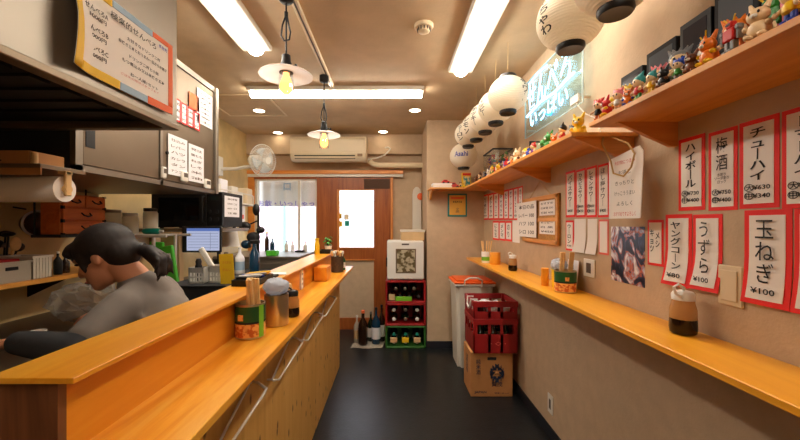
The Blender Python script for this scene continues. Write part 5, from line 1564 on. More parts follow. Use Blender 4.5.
# bottles on newspaper beside the crates
t = thing('newspaper', 'flattened newspaper on the dark floor under the tall bottles', 'newspaper', (-.25, 4.0, 0))
MB().grid(lambda i, j: (-.46 + .34 * i + .03 * j, 3.86 + .26 * j, .006 + .005 * math.sin(i * 9 + j * 5)), 14, 8).build('sheet', mat('newsprint', lin(176, 166, 150), .9, noise=.3, nscale=40), t)
t.children[0].modifiers.new('t', 'SOLIDIFY').thickness = .004
bz = .012
bottle(-.335, 3.97, bz, .052, .375, M['amber'], 'sake_bottle', 'large brown bottle with an orange cap on the newspaper', cap='orange', lab='amber', neck=.34)
bottle(-.19, 4.0, bz, .050, .40, M['bottle_blue'], 'sake_bottle', 'tall blue glass bottle on the newspaper, nearest the crates', cap='black', lab='paper2', neck=.28)
bottle(-.41, 4.05, bz, .036, .30, M['frost'], 'sake_bottle', 'slim pale bottle on the newspaper, nearest the door', cap='white', lab='cardpale')
bottle(-.255, 4.09, bz, .038, .33, M['bottle_green'], 'sake_bottle', 'dark green bottle standing behind the brown and blue ones', cap='steel', lab='paper')
bottle(-.34, 4.10, bz, .026, .28, M['black'], 'sake_bottle', 'slim black bottle behind the large brown bottle', cap='yellow')
bottle(-.13, 4.08, bz, .038, .41, M['amber'], 'sake_bottle', 'brown bottle squeezed against the crates behind the blue bottle', cap='black', lab='paper')

# right side: trash bin, cardboard box, two red crates
t = thing('trash_bin', 'grey white waste bin with an orange lid behind the red crates', 'bin', (.75, 3.5, 0))
pts = lambda z, s: [(.60 - s, 3.33 - s), (.93 + s, 3.33 - s), (.93 + s, 3.66 + s), (.60 - s, 3.66 + s)]
b = MB()
lo = [b.bm.verts.new((x, y, .001)) for x, y in pts(0, -.01)]
hi = [b.bm.verts.new((x, y, .78)) for x, y in pts(1, .012)]
for k in range(4):
    b.bm.faces.new((lo[k], lo[(k + 1) % 4], hi[(k + 1) % 4], hi[k]))
b.bm.faces.new(lo[::-1]); b.bm.faces.new(hi)
bmesh.ops.bevel(b.bm, geom=[e for e in b.bm.edges if abs(e.verts[0].co.z - e.verts[1].co.z) > .1], offset=.03, segments=3, affect='EDGES')
b.build('body', M['offwhite'], t, smooth=True)
MB().box(.575, .955, 3.305, 3.685, .765, .79, .008).build('rim', M['white'], t)
MB().box(.57, .96, 3.30, 3.69, .79, .81, .008).prism([(.60, 3.33, .81), (.93, 3.33, .81), (.93, 3.66, .81), (.60, 3.66, .81)], (0, 0, .012)).build('lid', M['orangelid'], t)
MB().tube([(.66, 3.31, .76), (.66, 3.28, .79), (.66, 3.27, .83), (.70, 3.26, .855), (.78, 3.26, .855), (.82, 3.27, .83), (.82, 3.28, .79), (.82, 3.31, .76)], .007).build('handle', M['white'], t, smooth=True)

cx0, cx1, cy0_, cy1_, cz = .607, .935, 2.78, 3.05, .348
t = thing('cardboard_box', 'brown cardboard box with dark blue printing under the red crates', 'box', ((cx0 + cx1) / 2, 2.9, 0))
MB().box(cx0, cx1, cy0_, cy1_, .001, cz, .003).build('box', M['card'], t)
MB().box(cx0 + .13, cx0 + .20, cy0_ - .0012, cy0_ + .001, cz - .062, cz - .038, .001).build('hand_hole', M['black2'], t)
pm = mat('box_print', lin(38, 44, 66), .8)
fy = cy0_ - .0015
em = MB()
ec = Vector((cx0 + .205, fy, .185))
for k in range(14):
    a = 2 * PI * k / 14
    em.cyl(ec + Vector((.050 * math.cos(a), .001, .058 * math.sin(a))), ec + Vector((.055 * math.cos(a), -.0005, .058 * math.sin(a))), .017, seg=10)
em.cyl(ec + Vector((0, .001, 0)), ec + Vector((0, -.0005, 0)), .050, seg=28)
em.build('emblem', pm, t)
lettering('emblem_lettering', '本', M['card'], t, (ec.x, fy - .0006, ec.z), UF, UV, .07, .075, offset=.02)
lettering('emblem_lettering', '賀茂', pm, t, (ec.x, fy, ec.z - .085), UF, UV, .085, .04, offset=.008)
lettering('side_lettering', '純米酒', pm, t, (cx0 + .06, fy, .235), UF, UV, .036, .12, vertical=True, offset=.008)
lettering('base_lettering', 'JAPAN', pm, t, (cx0 + .075, fy, .035), UF, UV, .095, .024, offset=.03)
lettering('small_lettering', '清酒 1.8L x 6', pm, t, (cx0 + .24, fy, .03), UF, UV, .11, .012)
lettering('flank_lettering', '清酒', pm, t, (cx0 - .0012, (cy0_ + cy1_) / 2, .22), Vector((0, -1, 0)), UV, .07, .15, vertical=True, offset=.008)

def open_crate(z0, h, label, solid):
    x0, x1, y0, y1 = .625, .965, 2.755, 3.09
    t = thing('bottle_crate', label, 'crate', ((x0 + x1) / 2, (y0 + y1) / 2, z0), 'red crates by the wall')
    th = .009
    m = M['crate_red']
    MB().box(x0, x1, y0, y1, z0, z0 + th).build('base', m, t)
    sh = MB()
    lo = h * solid
    for (a0, a1, b0, b1) in ((x0, x1, y0, y0 + th), (x0, x1, y1 - th, y1), (x0, x0 + th, y0, y1), (x1 - th, x1, y0, y1)):
        sh.box(a0, a1, b0, b1, z0 + .001, z0 + lo)
    sh.build('lower_wall', m, t)
    pz = MB()
    for (a, b_) in ((x0, y0), (x1 - .03, y0), (x0, y1 - .03), (x1 - .03, y1 - .03)):
        pz.box(a, a + .03, b_, b_ + .03, z0 + .001, z0 + h - .001, .003)
    for fx in (.36, .64):
        X = x0 + (x1 - x0) * fx - .011
        pz.box(X, X + .022, y0, y0 + th, z0 + .001, z0 + h - .001).box(X, X + .022, y1 - th, y1, z0 + .001, z0 + h - .001)
        Y = y0 + (y1 - y0) * fx - .011
        pz.box(x0, x0 + th, Y, Y + .022, z0 + .001, z0 + h - .001).box(x1 - th, x1, Y, Y + .022, z0 + .001, z0 + h - .001)
    pz.build('post', m, t)
    rm = MB()
    tz = .045
    for (a0, a1, b0, b1) in ((x0 - .004, x1 + .004, y0 - .004, y0 + .014), (x0 - .004, x1 + .004, y1 - .014, y1 + .004), (x0 - .004, x0 + .014, y0, y1), (x1 - .014, x1 + .004, y0, y1)):
        rm.box(a0, a1, b0, b1, z0 + h - tz, z0 + h, .003)
    rm.build('rim', m, t)
    return t, x0, x1, y0, y1
t, x0, x1, y0, y1 = open_crate(cz + .001, .265, 'tall red bottle crate standing on the cardboard box', .55)
lettering('crest_lettering', '・◇・', M['pinkred'], t, ((x0 + x1) / 2 + .02, y0 - .001, cz + .075), UF, UV, .12, .032)
for k in range(3):
    for j in range(2):
        bottle(.69 + k * .10, 2.83 + j * .16, cz + .012, .038, .22, M['amber' if (k + j) % 2 else 'bottle_green'], 'beer_bottle', 'bottle standing in the tall red crate, %s row, %s' % (('front', 'back')[j], ['by the aisle', 'in the middle', 'by the wall'][k]), cap='steel', lab='lime' if (k == 0 and j == 0) else 'paper')
zt2 = cz + .267
t, x0, x1, y0, y1 = open_crate(zt2, .135, 'shallow red crate with white cups on top of the tall red crate', .42)
for k in range(3):
    for j in range(3):
        tag(MB().lathe([(.028, 0), (.038, .07), (.036, .07), (.026, .004)], (.69 + k * .10, 2.82 + j * .10, zt2 + .010), seg=18).build('cup', M['paper' if (k + j) % 3 else 'amber']), '%s cup in the shallow red crate, %s row, %s' % ('white' if (k + j) % 3 else 'dark brown', ('front', 'middle', 'back')[j], ['by the aisle', 'in the middle', 'by the wall'][k]), 'cup')
t = thing('folded_cloth', 'crumpled white cloth lying over the cups in the shallow red crate', 'cloth', (.79, 2.92, zt2 + .09))
MB().grid(lambda i, j: (.68 + .20 * i, 2.84 + .18 * j, zt2 + .090 + .022 * math.sin(i * 7 + j * 3) * math.cos(j * 6 - i * 2)), 18, 14).build('cloth', M['paper2'], t, smooth=True)
t.children[0].modifiers.new('t', 'SOLIDIFY').thickness = .004
t = thing('hose_coil', 'white cable loop hanging over the aisle side of the shallow red crate', 'cable', (.615, 2.85, zt2 + .08))
MB().tube([(.66, 2.80, zt2 + .142), (.612, 2.80, zt2 + .143), (.607, 2.81, zt2 + .09), (.607, 2.86, zt2 + .06), (.607, 2.91, zt2 + .09), (.612, 2.92, zt2 + .143), (.66, 2.92, zt2 + .142)], .007).build('cable', M['white'], t, smooth=True)

# ------------------------------------------------------------------ far kitchen: cold table, fan, racks, odds and ends
t = thing('cold_table', 'pale steel undercounter fridge under the window', 'fridge', (-1.4, 4.05, 0))
MB().box(XL + .002, -.96, 3.66, 4.46, .06, .99, .004).build('body', M['steel'], t)
MB().box(XL + .002, -.955, 3.65, 4.465, .99, 1.015, .004).build('top', M['steel'], t)
for x in (-1.8, -1.02):
    for y in (3.72, 4.4):
        MB().cyl((x, y, 0), (x, y, .06), .025).build('foot', M['black'], t)
for k in range(2):
    dd = MB().box(XL + .02 + k * .43, XL + .44 + k * .43, 3.648, 3.66, .10, .95, .003).build('door', M['steel'], t)
    MB().box(XL + .05 + k * .43, XL + .41 + k * .43, 3.640, 3.650, .86, .89).build('handle', M['black2'], dd)
CT = 1.016
for k, (x, y, r, h_, mm, cp_, lb) in enumerate([(-1.62, 4.2, .03, .20, 'bottle_green', 'white', 'dark green bottle on the steel fridge at the window, nearest the fan'), (-1.53, 4.32, .026, .24, 'amber', 'yellow', 'brown bottle with yellow cap before the window'),
        (-1.44, 4.25, .028, .17, 'bottle_blue', 'white', 'short blue bottle before the window'), (-1.30, 4.35, .024, .13, 'white', 'inkb', 'small white bottle with blue cap before the window'), (-1.22, 4.32, .024, .12, 'frost', 'orange', 'small pale bottle with orange cap before the window'),
        (-1.06, 4.30, .024, .12, 'white', 'red', 'small white bottle with red cap before the window')]):
    bottle(x, y, CT, r, h_, M[mm], 'seasoning_bottle', lb, cap=cp_)
tag(MB().box(-1.33, -1.22, 3.72, 3.82, CT, CT + .055, .008, seg=2).build('container', M['limeb']), 'bright green container on the steel fridge under the window', 'container')
tag(MB().box(-1.16, -1.06, 4.20, 4.30, CT, CT + .02, .004).build('container', M['black']), 'flat black container on the steel fridge under the window', 'container')

# black pole stand with dangling tools
t = thing('tool_stand', 'black pole stand hung with dark tools between microwave and window', 'stand', (-1.13, 3.0, 0))
MB().lathe([(.12, 0), (.12, .012), (.02, .03)], (-1.135, 3.0, .001)).cyl((-1.135, 3.0, .02), (-1.135, 3.0, 1.49), .009).build('pole', M['iron'], t, smooth=True)
MB().ell((-1.145, 2.98, 1.47), (.03, .03, .05)).build('knob', M['black'], t, smooth=True)
for k, (dx, dz, m_, rr) in enumerate(((-.10, 1.33, 'black', .05), (-.03, 1.24, 'black2', .055), (-.09, 1.18, 'bottle_blue', .045), (.03, 1.30, 'iron', .035))):
    b = MB().ell((-1.135 + dx, 2.97, dz), (rr, .03, rr * .8)).cyl((-1.135, 3.0, dz + .05), (-1.135 + dx, 2.97, dz), .006)
    b.build('tool', M[m_], t, smooth=True)
t = thing('spray_bottle', 'dark blue spray bottle on the stand behind the yellow card', 'bottle', (-.94, 2.2, ST))
MB().lathe([(.03, 0), (.032, .01), (.03, .12), (.012, .16), (.012, .19)], (-.905, 2.32, ST), seg=18).build('body', M['bottle_blue'], t, smooth=True)
MB().box(-.93, -.87, 2.305, 2.335, ST + .19, ST + .215, .004).box(-.94, -.925, 2.313, 2.327, ST + .165, ST + .20).build('trigger', M['black'], t)
bottle(-.99, 2.30, ST, .03, .17, M['paper2'], 'detergent_bottle', 'pale bottle with blue label behind the yellow card', cap='white', lab='skyblue')
t = thing('plastic_bag', 'white plastic bag hanging beyond the microwave', 'bag', (-1.3, 3.0, 1.2))
MB().grid(lambda i, j: (-1.31 + (.075 * (1 - .5 * j)) * math.cos(2 * PI * i) * (1 + .1 * math.sin(14 * i)), 2.86 + .05 * (1 - .5 * j) * math.sin(2 * PI * i), 1.17 + .22 * j), 24, 10).build('bag', M['paper'], t, smooth=True)
MB().cyl((-1.31, 2.86, 1.385), (-1.43, 2.87, 1.534), .005).build('loop', M['white'], t)

# tall wall rack with white boxes
t = thing('wire_rack', 'wire wall rack with hooks high on the kitchen wall by the fan', 'rack', (XL, 3.4, 1.8))
g = MB()
for k in range(9):
    g.cyl((-1.80, 2.9 + k * .09, 1.62), (-1.80, 2.9 + k * .09, 2.08), .004, seg=6)
for k in range(6):
    g.cyl((-1.80, 2.88, 1.63 + k * .088), (-1.80, 3.64, 1.63 + k * .088), .004, seg=6)
for y in (2.95, 3.57):
    for z in (1.66, 2.04):
        g.cyl((-1.80, y, z), (XL, y, z), .005, seg=6)
g.build('wire_grid', M['iron'], t)
for (y, z, w_, h_, mm, lb) in ((2.95, 1.95, .09, .10, 'black2', 'black pouch hung at the near top of the wire wall rack'), (3.10, 1.92, .06, .16, 'cardpale', 'tan cloth strip hung on the wire wall rack'), (3.22, 1.93, .07, .12, 'black', 'black box hung in the middle of the wire wall rack'), (3.32, 1.80, .05, .24, 'yellow', 'yellow strip of card hung on the wire wall rack')):
    tag(MB().box(-1.793, -1.755, y - w_ / 2, y + w_ / 2, z - h_ / 2, z + h_ / 2, .004).build('hung_pouch', M[mm]), lb, 'pouch')
t = thing('kitchen_shelf', 'white shelf below the wire wall rack, full of white boxes', 'shelf', (-1.65, 3.3, 1.55))
MB().box(XL, -1.42, 2.85, 3.75, 1.535, 1.55, .002).build('board', M['offwhite'], t)
MB().tube([(-1.43, 2.87, 1.55), (-1.43, 2.87, 1.63), (-1.43, 2.91, 1.64), (-1.43, 3.6, 1.64), (-1.43, 3.64, 1.63), (-1.43, 3.64, 1.55)], .006).build('guard_rail', M['chrome'], t, smooth=True)
rnd = random.Random(11)
for k in range(5):
    y = 2.90 + k * .165
    h_ = rnd.uniform(.09, .20); w_ = rnd.uniform(.11, .145)
    bx = tag(MB().box(-1.74, -1.46 - .02 * (k % 2), y, y + w_, 1.5505, 1.5505 + h_, .006).build('storage_box', M[['white', 'paper2', 'offwhite', 'white', 'cream'][k]]), 'pale box on the white shelf, %s from the microwave' % ords[k], 'box', None)
t = thing('paper_towel_pack', 'white packaging hanging under the white shelf beyond the microwave', 'pack', (-1.5, 3.4, 1.4))
MB().box(-1.62, -1.45, 3.3, 3.5, 1.34, 1.5345, .012, seg=2).build('pack', M['white'], t)
MB().box(-1.622, -1.448, 3.34, 3.46, 1.40, 1.44).build('print', M['pinkred'], t)

# wall fan
fc_ = Vector((-1.335, 3.68, 2.005))
t = thing('wall_fan', 'white wall fan turned to the room beside the air conditioner', 'fan', (XL, 3.75, 2.0))
ax_ = Vector((.86, -.48, -.10)).normalized()
q_ = ax_.to_track_quat('Z', 'Y').to_matrix()
MB().box(XL, XL + .04, 3.70, 3.80, 1.86, 2.06, .008, seg=2).build('wall_bracket', M['white'], t)
MB().tube([(XL + .02, 3.75, 1.93), (-1.66, 3.75, 1.93), (-1.55, 3.745, 1.95), fc_ - ax_ * .11 - Vector((0, 0, .05))], .018, 12).build('arm', M['white'], t, smooth=True)
MB().lathe([(.02, -.20), (.05, -.19), (.06, -.15), (.06, -.08), (.045, -.05)], fc_, R=q_, seg=24).build('motor', M['white'], t, smooth=True)
g = MB()
R0 = .165
for k in range(44):
    a = 2 * PI * k / 44
    pts = []
    for (r, z_) in ((.035, .058), (.08, .052), (.125, .034), (.155, .008), (R0, -.012), (.155, -.032), (.12, -.05), (.07, -.06), (.045, -.062)):
        pts.append(fc_ + q_ @ Vector((r * math.cos(a + z_ * 2), r * math.sin(a + z_ * 2), z_)))
    g.tube(pts, .0018, 4)
for (r, z_) in ((R0, -.012), (.125, .034), (.12, -.05)):
    g.tube([fc_ + q_ @ Vector((r * math.cos(2 * PI * k / 32), r * math.sin(2 * PI * k / 32), z_)) for k in range(32)], .003 if r == R0 else .0018, 6, closed=True)
g.build('cage', M['white'], t, smooth=True)
MB().lathe([(.036, .056), (.036, .064), (.001, .066)], fc_, R=q_, seg=20).build('badge', M['white'], t, smooth=True)
MB().lathe([(.025, -.045), (.025, .02), (.001, .03)], fc_, R=q_, seg=18).build('hub', M['white'], t, smooth=True)
for k in range(4):
    a = k * PI / 2 + .4
    bl = MB()
    bl.grid(lambda i, j: fc_ + q_ @ Vector(((.02 + .11 * i) * math.cos(a + (j - .5) * (.5 + .7 * i)), (.02 + .11 * i) * math.sin(a + (j - .5) * (.5 + .7 * i)), -.012 + (j - .5) * .03)), 6, 6)
    o = bl.build('blade', milky('fan_blade', lin(214, 222, 226), .75), t, smooth=True)
    o.modifiers.new('t', 'SOLIDIFY').thickness = .002

# ------------------------------------------------------------------ toys on the high shelves
TC = {'red': lin(206, 40, 36), 'yellow': lin(238, 190, 30), 'orange': lin(232, 120, 30), 'white': lin(232, 226, 216), 'black': lin(28, 26, 30), 'green': lin(56, 140, 54), 'blue': lin(44, 74, 180),
      'purple': lin(120, 54, 140), 'pink': lin(238, 130, 140), 'brown': lin(112, 66, 40), 'grey': lin(130, 130, 132), 'cream': lin(240, 206, 160), 'teal': lin(40, 150, 150)}
for k_, v_ in TC.items():
    M['toy_' + k_] = mat('toy_' + k_, v_, .35)
TS = SZ + .0008
def toy_person(z=0):
    r = thing('toy_figure', 'small toy figure', 'toy')
    MB().lathe([(.010, .022), (.015, .026), (.014, .040), (.009, .048)], seg=16).build('torso', M['toy_red'], r, smooth=True)
    hd = MB().ell((0, 0, .063), (.019, .018, .018)).build('head', M['toy_cream'], r, smooth=True)
    h_ = MB().ell((0, .003, .068), (.021, .019, .018))
    for k in range(5):
        a = -1.2 + k * .6
        h_.cyl((.014 * math.sin(a), .002, .078), (.024 * math.sin(a), .006, .094), .007, .001, 8)
    h_.build('hair', M['toy_black'], hd, smooth=True)
    for s_ in (-1, 1):
        MB().ell((s_ * .007, -.0165, .063), (.003, .002, .0045), u=8, v=6).build('eye', M['black'], hd, smooth=True)
        MB().cyl((s_ * .012, 0, .044), (s_ * .026, -.008, .034), .0052, .0046, 10).ell((s_ * .027, -.009, .033), .006, u=10, v=8).build('arm', M['toy_cream'], r, smooth=True)
        MB().cyl((s_ * .007, 0, .026), (s_ * .009, 0, .006), .0062, .0058, 10).ell((s_ * .009, -.004, .0055), (.007, .011, .0055), u=10, v=8).build('leg', M['toy_blue'], r, smooth=True)
    return r
def toy_animal():
    r = thing('toy_animal', 'small toy animal', 'toy')
    MB().ell((0, 0, .022), (.021, .020, .022)).build('torso', M['toy_yellow'], r, smooth=True)
    hd = MB().ell((0, -.004, .053), (.020, .018, .017)).build('head', M['toy_yellow'], r, smooth=True)
    for s_ in (-1, 1):
        MB().cyl((s_ * .011, 0, .066), (s_ * .018, .004, .085), .007, .003, 10).build('ear', M['toy_yellow'], hd, smooth=True)
        MB().ell((s_ * .008, -.020, .056), (.0026, .002, .0036), u=8, v=6).build('eye', M['black'], hd, smooth=True)
        MB().ell((s_ * .020, -.008, .030), (.006, .009, .006), u=10, v=8).build('arm', M['toy_yellow'], r, smooth=True)
        MB().ell((s_ * .012, -.014, .007), (.008, .013, .0065), u=10, v=8).build('foot', M['toy_yellow'], r, smooth=True)
    MB().ell((0, -.020, .049), (.007, .006, .005), u=10, v=8).build('muzzle', M['toy_white'], hd, smooth=True)
    MB().tube([(0, .018, .018), (.01, .034, .026), (.006, .038, .044)], [.005, .005, .003]).build('tail', M['toy_yellow'], r, smooth=True)
    return r
def toy_robot():
    r = thing('toy_robot', 'small toy robot', 'toy')
    MB().box(-.016, .016, -.010, .010, .030, .060, .003).build('torso', M['toy_white'], r)
    hd = MB().box(-.009, .009, -.008, .008, .061, .078, .003).build('head', M['toy_white'], r)
    MB().cyl((-.008, -.002, .078), (-.016, -.004, .090), .0015, seg=6).cyl((.008, -.002, .078), (.016, -.004, .090), .0015, seg=6).build('crest', M['toy_yellow'], hd)
    MB().box(-.006, .006, -.0095, -.0075, .068, .072).build('visor', M['black'], hd)
    for s_ in (-1, 1):
        a, b_ = sorted((s_ * .017, s_ * .027))
        MB().box(a, b_, -.008, .008, .050, .062, .002).box(a + .002, b_ - .002, -.006, .006, .028, .050, .001).build('arm', M['toy_blue'], r)
        a, b_ = sorted((s_ * .002, s_ * .014))
        MB().box(a, b_, -.007, .007, .006, .030, .002).box(a, b_, -.014, .009, 0.0005, .008, .002).build('leg', M['toy_red'], r)
    return r
def toy_car():
    r = thing('toy_car', 'small toy car', 'toy')
    MB().prism([(-.04, -.017, .010), (.04, -.017, .010), (.04, -.017, .022), (.022, -.017, .026), (.010, -.017, .040), (-.022, -.017, .040), (-.034, -.017, .026), (-.04, -.017, .022)], (0, .034, 0)).build('car_body', M['toy_red'], r)
    MB().box(-.020, .012, -.0175, .0175, .028, .037, .002).build('window', M['black2'], r)
    for x in (-.024, .024):
        for y in (-.017, .017):
            MB().cyl((x, y - .003, .009), (x, y + .003, .009), .009, seg=14).build('wheel', M['black'], r)
    return r
PROTO = {'person': toy_person(), 'animal': toy_animal(), 'robot': toy_robot(), 'car': toy_car()}
KEYS = {'person': ('torso', 'hair', 'leg', 'arm'), 'animal': ('torso', 'head', 'ear', 'tail'), 'robot': ('torso', 'arm', 'leg', 'head'), 'car': ('car_body', 'car_body')}
used_proto = set()
rt = random.Random(42)
def place_toy(kind, x, y, c1, c2, label, group, sc_=1.0, rz=None, z=TS):
    c = KEYS[kind]
    mats = {}
    if kind == 'person':
        mats = {'torso': M['toy_' + c1], 'hair': M['toy_' + c2], 'leg': M['toy_' + rt.choice(list(TC))]}
    elif kind == 'animal':
        mats = {k: M['toy_' + c1] for k in ('torso', 'head', 'ear', 'tail')}
        mats.update({'arm': M['toy_' + c2], 'foot': M['toy_' + c2]})
    elif kind == 'robot':
        mats = {'torso': M['toy_' + c1], 'head': M['toy_' + c1], 'arm': M['toy_' + c2], 'leg': M['toy_' + c2]}
    else:
        mats = {'car_body': M['toy_' + c1]}
    rz = (-PI / 2 + rt.uniform(-.6, .9)) if rz is None else rz
    return dup(PROTO[kind], (x, y, z), rz, label, group, sc_, mats)

KN = {'person': 'figure', 'animal': 'animal', 'robot': 'robot', 'car': 'car'}
cols = list(TC)
seen = {}
def toy_label(kind, c1, c2, where):
    base = '%s and %s toy %s, %s' % (c1, c2, KN[kind], where) if c1 != c2 else 'all %s toy %s, %s' % (c1, KN[kind], where)
    return base
def word_at(y, lo, hi, marks):
    return marks[min(len(marks) - 1, int((y - lo) / (hi - lo) * len(marks)))]
ORD = 'first second third fourth fifth sixth seventh eighth ninth tenth eleventh twelfth thirteenth fourteenth fifteenth sixteenth seventeenth eighteenth nineteenth twentieth'.split()
ORD += ['twenty-' + o for o in ORD[:9]] + ['thirtieth'] + ['thirty-' + o for o in ORD[:9]]
# near shelf: front row, second row, back row of packages
front = ['black', 'red', 'white', 'orange', 'red', 'yellow', 'black', 'green', 'brown', 'orange', 'red', 'cream', 'yellow', 'pink', 'white', 'red', 'yellow', 'green', 'black', 'purple', 'white', 'black', 'yellow', 'orange', 'purple', 'red', 'green', 'blue']
y = 1.285
row = 0
i = 0
while y > .40:
    kd = rt.choice(['person', 'person', 'animal', 'robot', 'animal'])
    c1 = front[i % len(front)]; c2 = rt.choice(cols)
    s_ = rt.uniform(.62, .95)
    place_toy(kd, .742 + rt.uniform(-.002, .003), y, c1, c2, toy_label(kd, c1, c2, 'front row of the high shelf, %s from far end' % ORD[i]), 'toys in the front row of the near toy shelf', s_)
    y -= .046 * s_ / .8 + .006
    i += 1
nf = i
y = 1.265; i = 0
while y > .40:
    kd = rt.choice(['person', 'animal', 'robot', 'person'])
    c1 = front[(i * 3 + 5) % len(front)]; c2 = rt.choice(cols)
    s_ = rt.uniform(1.0, 1.3)
    place_toy(kd, .788, y, c1, c2, toy_label(kd, c1, c2, 'middle row of the high shelf, %s from far end' % ORD[i]), 'toys in the middle row of the near toy shelf', s_)
    y -= .063 * s_ + .004
    i += 1
def toy_box(x, y, wd, ht, dp, label, cm, wm, rz=-PI / 2, z=TS):
    t = thing('toy_package', label, 'toy package', (0, 0, 0), 'boxed toys along the wall')
    MB().box(-wd / 2, wd / 2, 0, dp, 0, ht, .001).build('carton', M[cm], t)
    MB().box(-wd / 2 + .012, wd / 2 - .012, -.0012, .001, ht * .22, ht - .016).build('window', M[wm], t)
    MB().box(-wd / 2 + .004, wd / 2 - .004, -.0016, .0008, .004, ht * .18).build('printed_strip', M[['toy_red', 'toy_yellow', 'toy_white', 'toy_blue'][int(abs(y) * 100) % 4]], t)
    t.location = (x, y, z); t.rotation_euler = (0, 0, rz)
    return t
M['blister'] = mat('blister_window', lin(92, 100, 108), .12)
M['blister2'] = mat('blister_window_dark', lin(44, 44, 52), .15)
pk = [(1.235, .11, 0.155, 'black2', 'blister2', 'dark boxed toy at the far end of the near toy shelf'), (1.10, .12, 0.178, 'black2', 'blister', 'dark boxed toy with a grey window, second from far end of the near shelf'),
      (.975, .10, 0.194, 'black', 'blister2', 'black boxed toy in the middle of the near toy shelf'), (.86, .11, 0.209, 'black2', 'blister', 'dark boxed toy with a pale window behind the grey robots'),
      (.74, .11, 0.194, 'dark_and_shade', 'blister2', 'dark boxed toy behind the large yellow toy'), (.615, .12, 0.217, 'yellow', 'blister2', 'yellow boxed toy on the near toy shelf'), (.49, .11, 0.217, 'black2', 'blister', 'dark boxed toy nearest the camera on the toy shelf')]
for (y, wd, ht, cm, wm, lb) in pk:
    toy_box(.826, y, wd, ht, .075, lb, cm, wm)
# second shelf
sec = [('animal', .80, 1.535, 'yellow', 'yellow', 1.25, 'big all yellow toy animal at the near end of the shelf below the neon sign'), ('person', .775, 1.63, 'red', 'black', .95, 'red toy figure with black hair beside the big yellow toy animal'), ('person', .84, 1.66, 'white', 'black', 1.0, 'white toy figure behind the red one by the big yellow toy'),
       ('animal', .78, 1.725, 'orange', 'white', .8, 'small orange toy animal next to the green toys below the neon sign'), ('animal', .79, 1.80, 'green', 'green', 1.15, 'all green toy animal below the neon sign, nearer the camera of two'), ('animal', .80, 1.885, 'green', 'black', 1.05, 'green toy animal with black feet below the neon sign'),
       ('person', .775, 1.97, 'purple', 'red', .85, 'purple toy figure with red hair below the neon sign'), ('robot', .78, 2.05, 'blue', 'grey', .8, 'blue and grey toy robot below the far edge of the neon sign'), ('person', .79, 2.13, 'white', 'yellow', .9, 'white toy figure with yellow hair before the dark picture frame'),
       ('animal', .775, 2.22, 'cream', 'brown', 1.2, 'cream toy animal before the dark picture frame'), ('person', .78, 2.33, 'orange', 'brown', .95, 'orange toy figure just past the dark picture frame'), ('robot', .775, 2.43, 'red', 'blue', .95, 'red and blue toy robot past the picture frame'),
       ('person', .79, 2.52, 'blue', 'black', 1.0, 'blue toy figure with black hair between robot and clear bin'), ('animal', .77, 2.60, 'yellow', 'orange', .85, 'yellow and orange toy animal near the clear bin'), ('robot', .79, 2.69, 'white', 'red', 1.0, 'white and red toy robot beside the clear bin'),
       ('person', .77, 2.78, 'green', 'yellow', .9, 'green toy figure with yellow hair before the clear bin'), ('animal', .775, 2.88, 'white', 'blue', .9, 'white and blue toy animal before the clear bin'), ('robot', .77, 3.0, 'grey', 'black', .9, 'grey toy robot before the clear bin'),
       ('person', .76, 3.12, 'black', 'brown', .9, 'black toy figure before the far side of the clear bin'), ('animal', .765, 3.25, 'brown', 'black', .9, 'brown toy animal past the clear bin'), ('car', .79, 3.42, 'black', 'black', .9, 'black toy car on the far part of the shelf below the lanterns')]
for (kd, x, y, c1, c2, s_, lb) in sec:
    place_toy(kd, x, y, c1, c2, lb, 'toys on the shelf below the neon sign', s_)
t = thing('picture_frame', 'dark upright picture frame among the toys below the lanterns', 'picture frame', (.9, 2.2, SZ))
Rf = Matrix.Rotation(.10, 3, 'X')
b = MB()
MB().box(.86, .985, 2.24, 2.252, TS, TS + .15, .002).build('frame', M['black'], t)
MB().box(.872, .973, 2.2385, 2.241, TS + .012, TS + .138).build('picture', dotted('frame_picture', lin(176, 196, 170), lin(220, 206, 150), 22, .5), t)
# clear bin full of toys
t = thing('clear_bin', 'tall clear plastic bin stuffed with colourful toys', 'bin', (.88, 3.05, SZ))
bx0, bx1, by0, by1, bh = .815, .975, 2.90, 3.20, .235
b = MB().box(bx0, bx1, by0, by1, TS, TS + .004)
for a in ((bx0, bx0 + .003, by0, by1), (bx1 - .003, bx1, by0, by1), (bx0, bx1, by0, by0 + .003), (bx0, bx1, by1 - .003, by1)):
    b.box(a[0], a[1], a[2], a[3], TS, TS + bh)
b.build('walls', M['clear'], t)
MB().box(bx0 - .004, bx1 + .004, by0 - .004, by0 + .006, TS + bh, TS + bh + .010).box(bx0 - .004, bx1 + .004, by1 - .006, by1 + .004, TS + bh, TS + bh + .010).box(bx0 - .004, bx0 + .006, by0, by1, TS + bh, TS + bh + .010).box(bx1 - .006, bx1 + .004, by0, by1, TS + bh, TS + bh + .010).build('rim', M['black2'], t)
n = 0
for lz in range(3):
    for jy in range(4):
        for jx in range(2):
            kd = ['person', 'animal', 'robot'][(n * 2 + lz) % 3]
            c1, c2 = cols[(n * 5 + 1) % len(cols)], cols[(n * 7 + 3) % len(cols)]
            lv = ['bottom', 'middle', 'top'][lz]
            place_toy(kd, .862 + jx * .070, 2.945 + jy * .070, c1, c2, '%s and %s toy %s in the clear bin, %s layer, %s, %s' % (c1, c2, KN[kd], lv, ['room side', 'wall side'][jx], ['at the front', 'second from front', 'third from front', 'at the back'][jy]), 'toys in the clear bin', .80, z=TS + .006 + lz * .074)
            n += 1
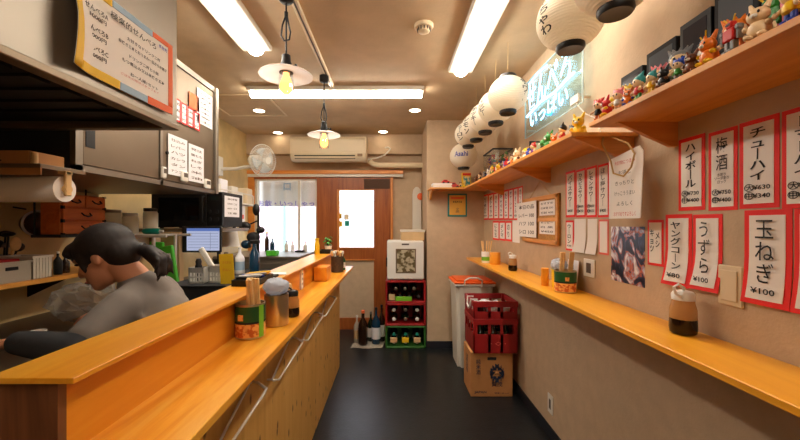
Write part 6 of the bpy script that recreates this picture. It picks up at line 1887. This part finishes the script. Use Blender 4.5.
# pillar shelf
for k, (mm, h_, w_) in enumerate((('offwhite', .016, .20), ('cream', .012, .19), ('paper2', .018, .20))):
    z0 = TS + sum((.016, .012, .018)[:k]) + k * .0006
    bk = thing('book', ['white book at the bottom of the pile on the pillar shelf', 'cream book in the middle of the pile on the pillar shelf', 'pale blue book on top of the pile on the pillar shelf'][k], 'book', (.51, 3.75, z0), 'books on the pillar shelf')
    MB().box(.41, .41 + w_, 3.66, 3.81, z0, z0 + .002).box(.41, .41 + w_, 3.66, 3.81, z0 + h_ - .002, z0 + h_).box(.41, .412, 3.66, 3.81, z0, z0 + h_).build('cover', M[mm], bk)
    MB().box(.4125, .408 + w_, 3.663, 3.807, z0 + .0022, z0 + h_ - .0022).build('pages', M['paper'], bk)
t = dup(PROTO['car'], (.60, 3.80, TS + .052), -.1, 'red toy bus like vehicle on the pillar shelf beside the books', 'toys on the pillar shelf', 1.7, {'car_body': M['toy_red']})
t.location = (.645, 3.81, TS); t['label'] = 'large red toy car on the pillar shelf beside the books'
t = dup(PROTO['car'], (.55, 3.72, TS + .0488), .1, 'small red toy car parked on top of the books', 'toys on the pillar shelf', 1.0, {'car_body': M['toy_red']})
t = thing('toy_package', 'yellow and teal boxed toy standing at the corner of the pillar shelf', 'toy package', (.77, 3.8, SZ), 'boxed toys on the pillar shelf')
MB().box(.735, .825, 3.765, 3.825, TS, TS + .17, .001).build('carton', M['yellow'], t)
MB().box(.745, .815, 3.764, 3.766, TS + .03, TS + .13).build('picture', dotted('box_art', lin(60, 150, 160), lin(236, 220, 160), 26, .5), t)
MB().box(.736, .824, 3.7635, 3.7655, TS + .14, TS + .165).build('printed_strip', M['toy_red'], t)
place_toy('animal', .735, 3.68, 'yellow', 'lime' if 'toy_lime' in M else 'green', 'yellow toy animal with green feet before the yellow box on the pillar shelf', 'toys on the pillar shelf', .8, rz=0)
place_toy('person', .70, 3.69, 'black', 'brown', 'black toy figure before the yellow box on the pillar shelf', 'toys on the pillar shelf', .7, rz=.2)
for r_ in PROTO.values():                      # the first of each kind was only the source of the copies
    for ch in list(r_.children_recursive):
        bpy.data.objects.remove(ch)
    bpy.data.objects.remove(r_)
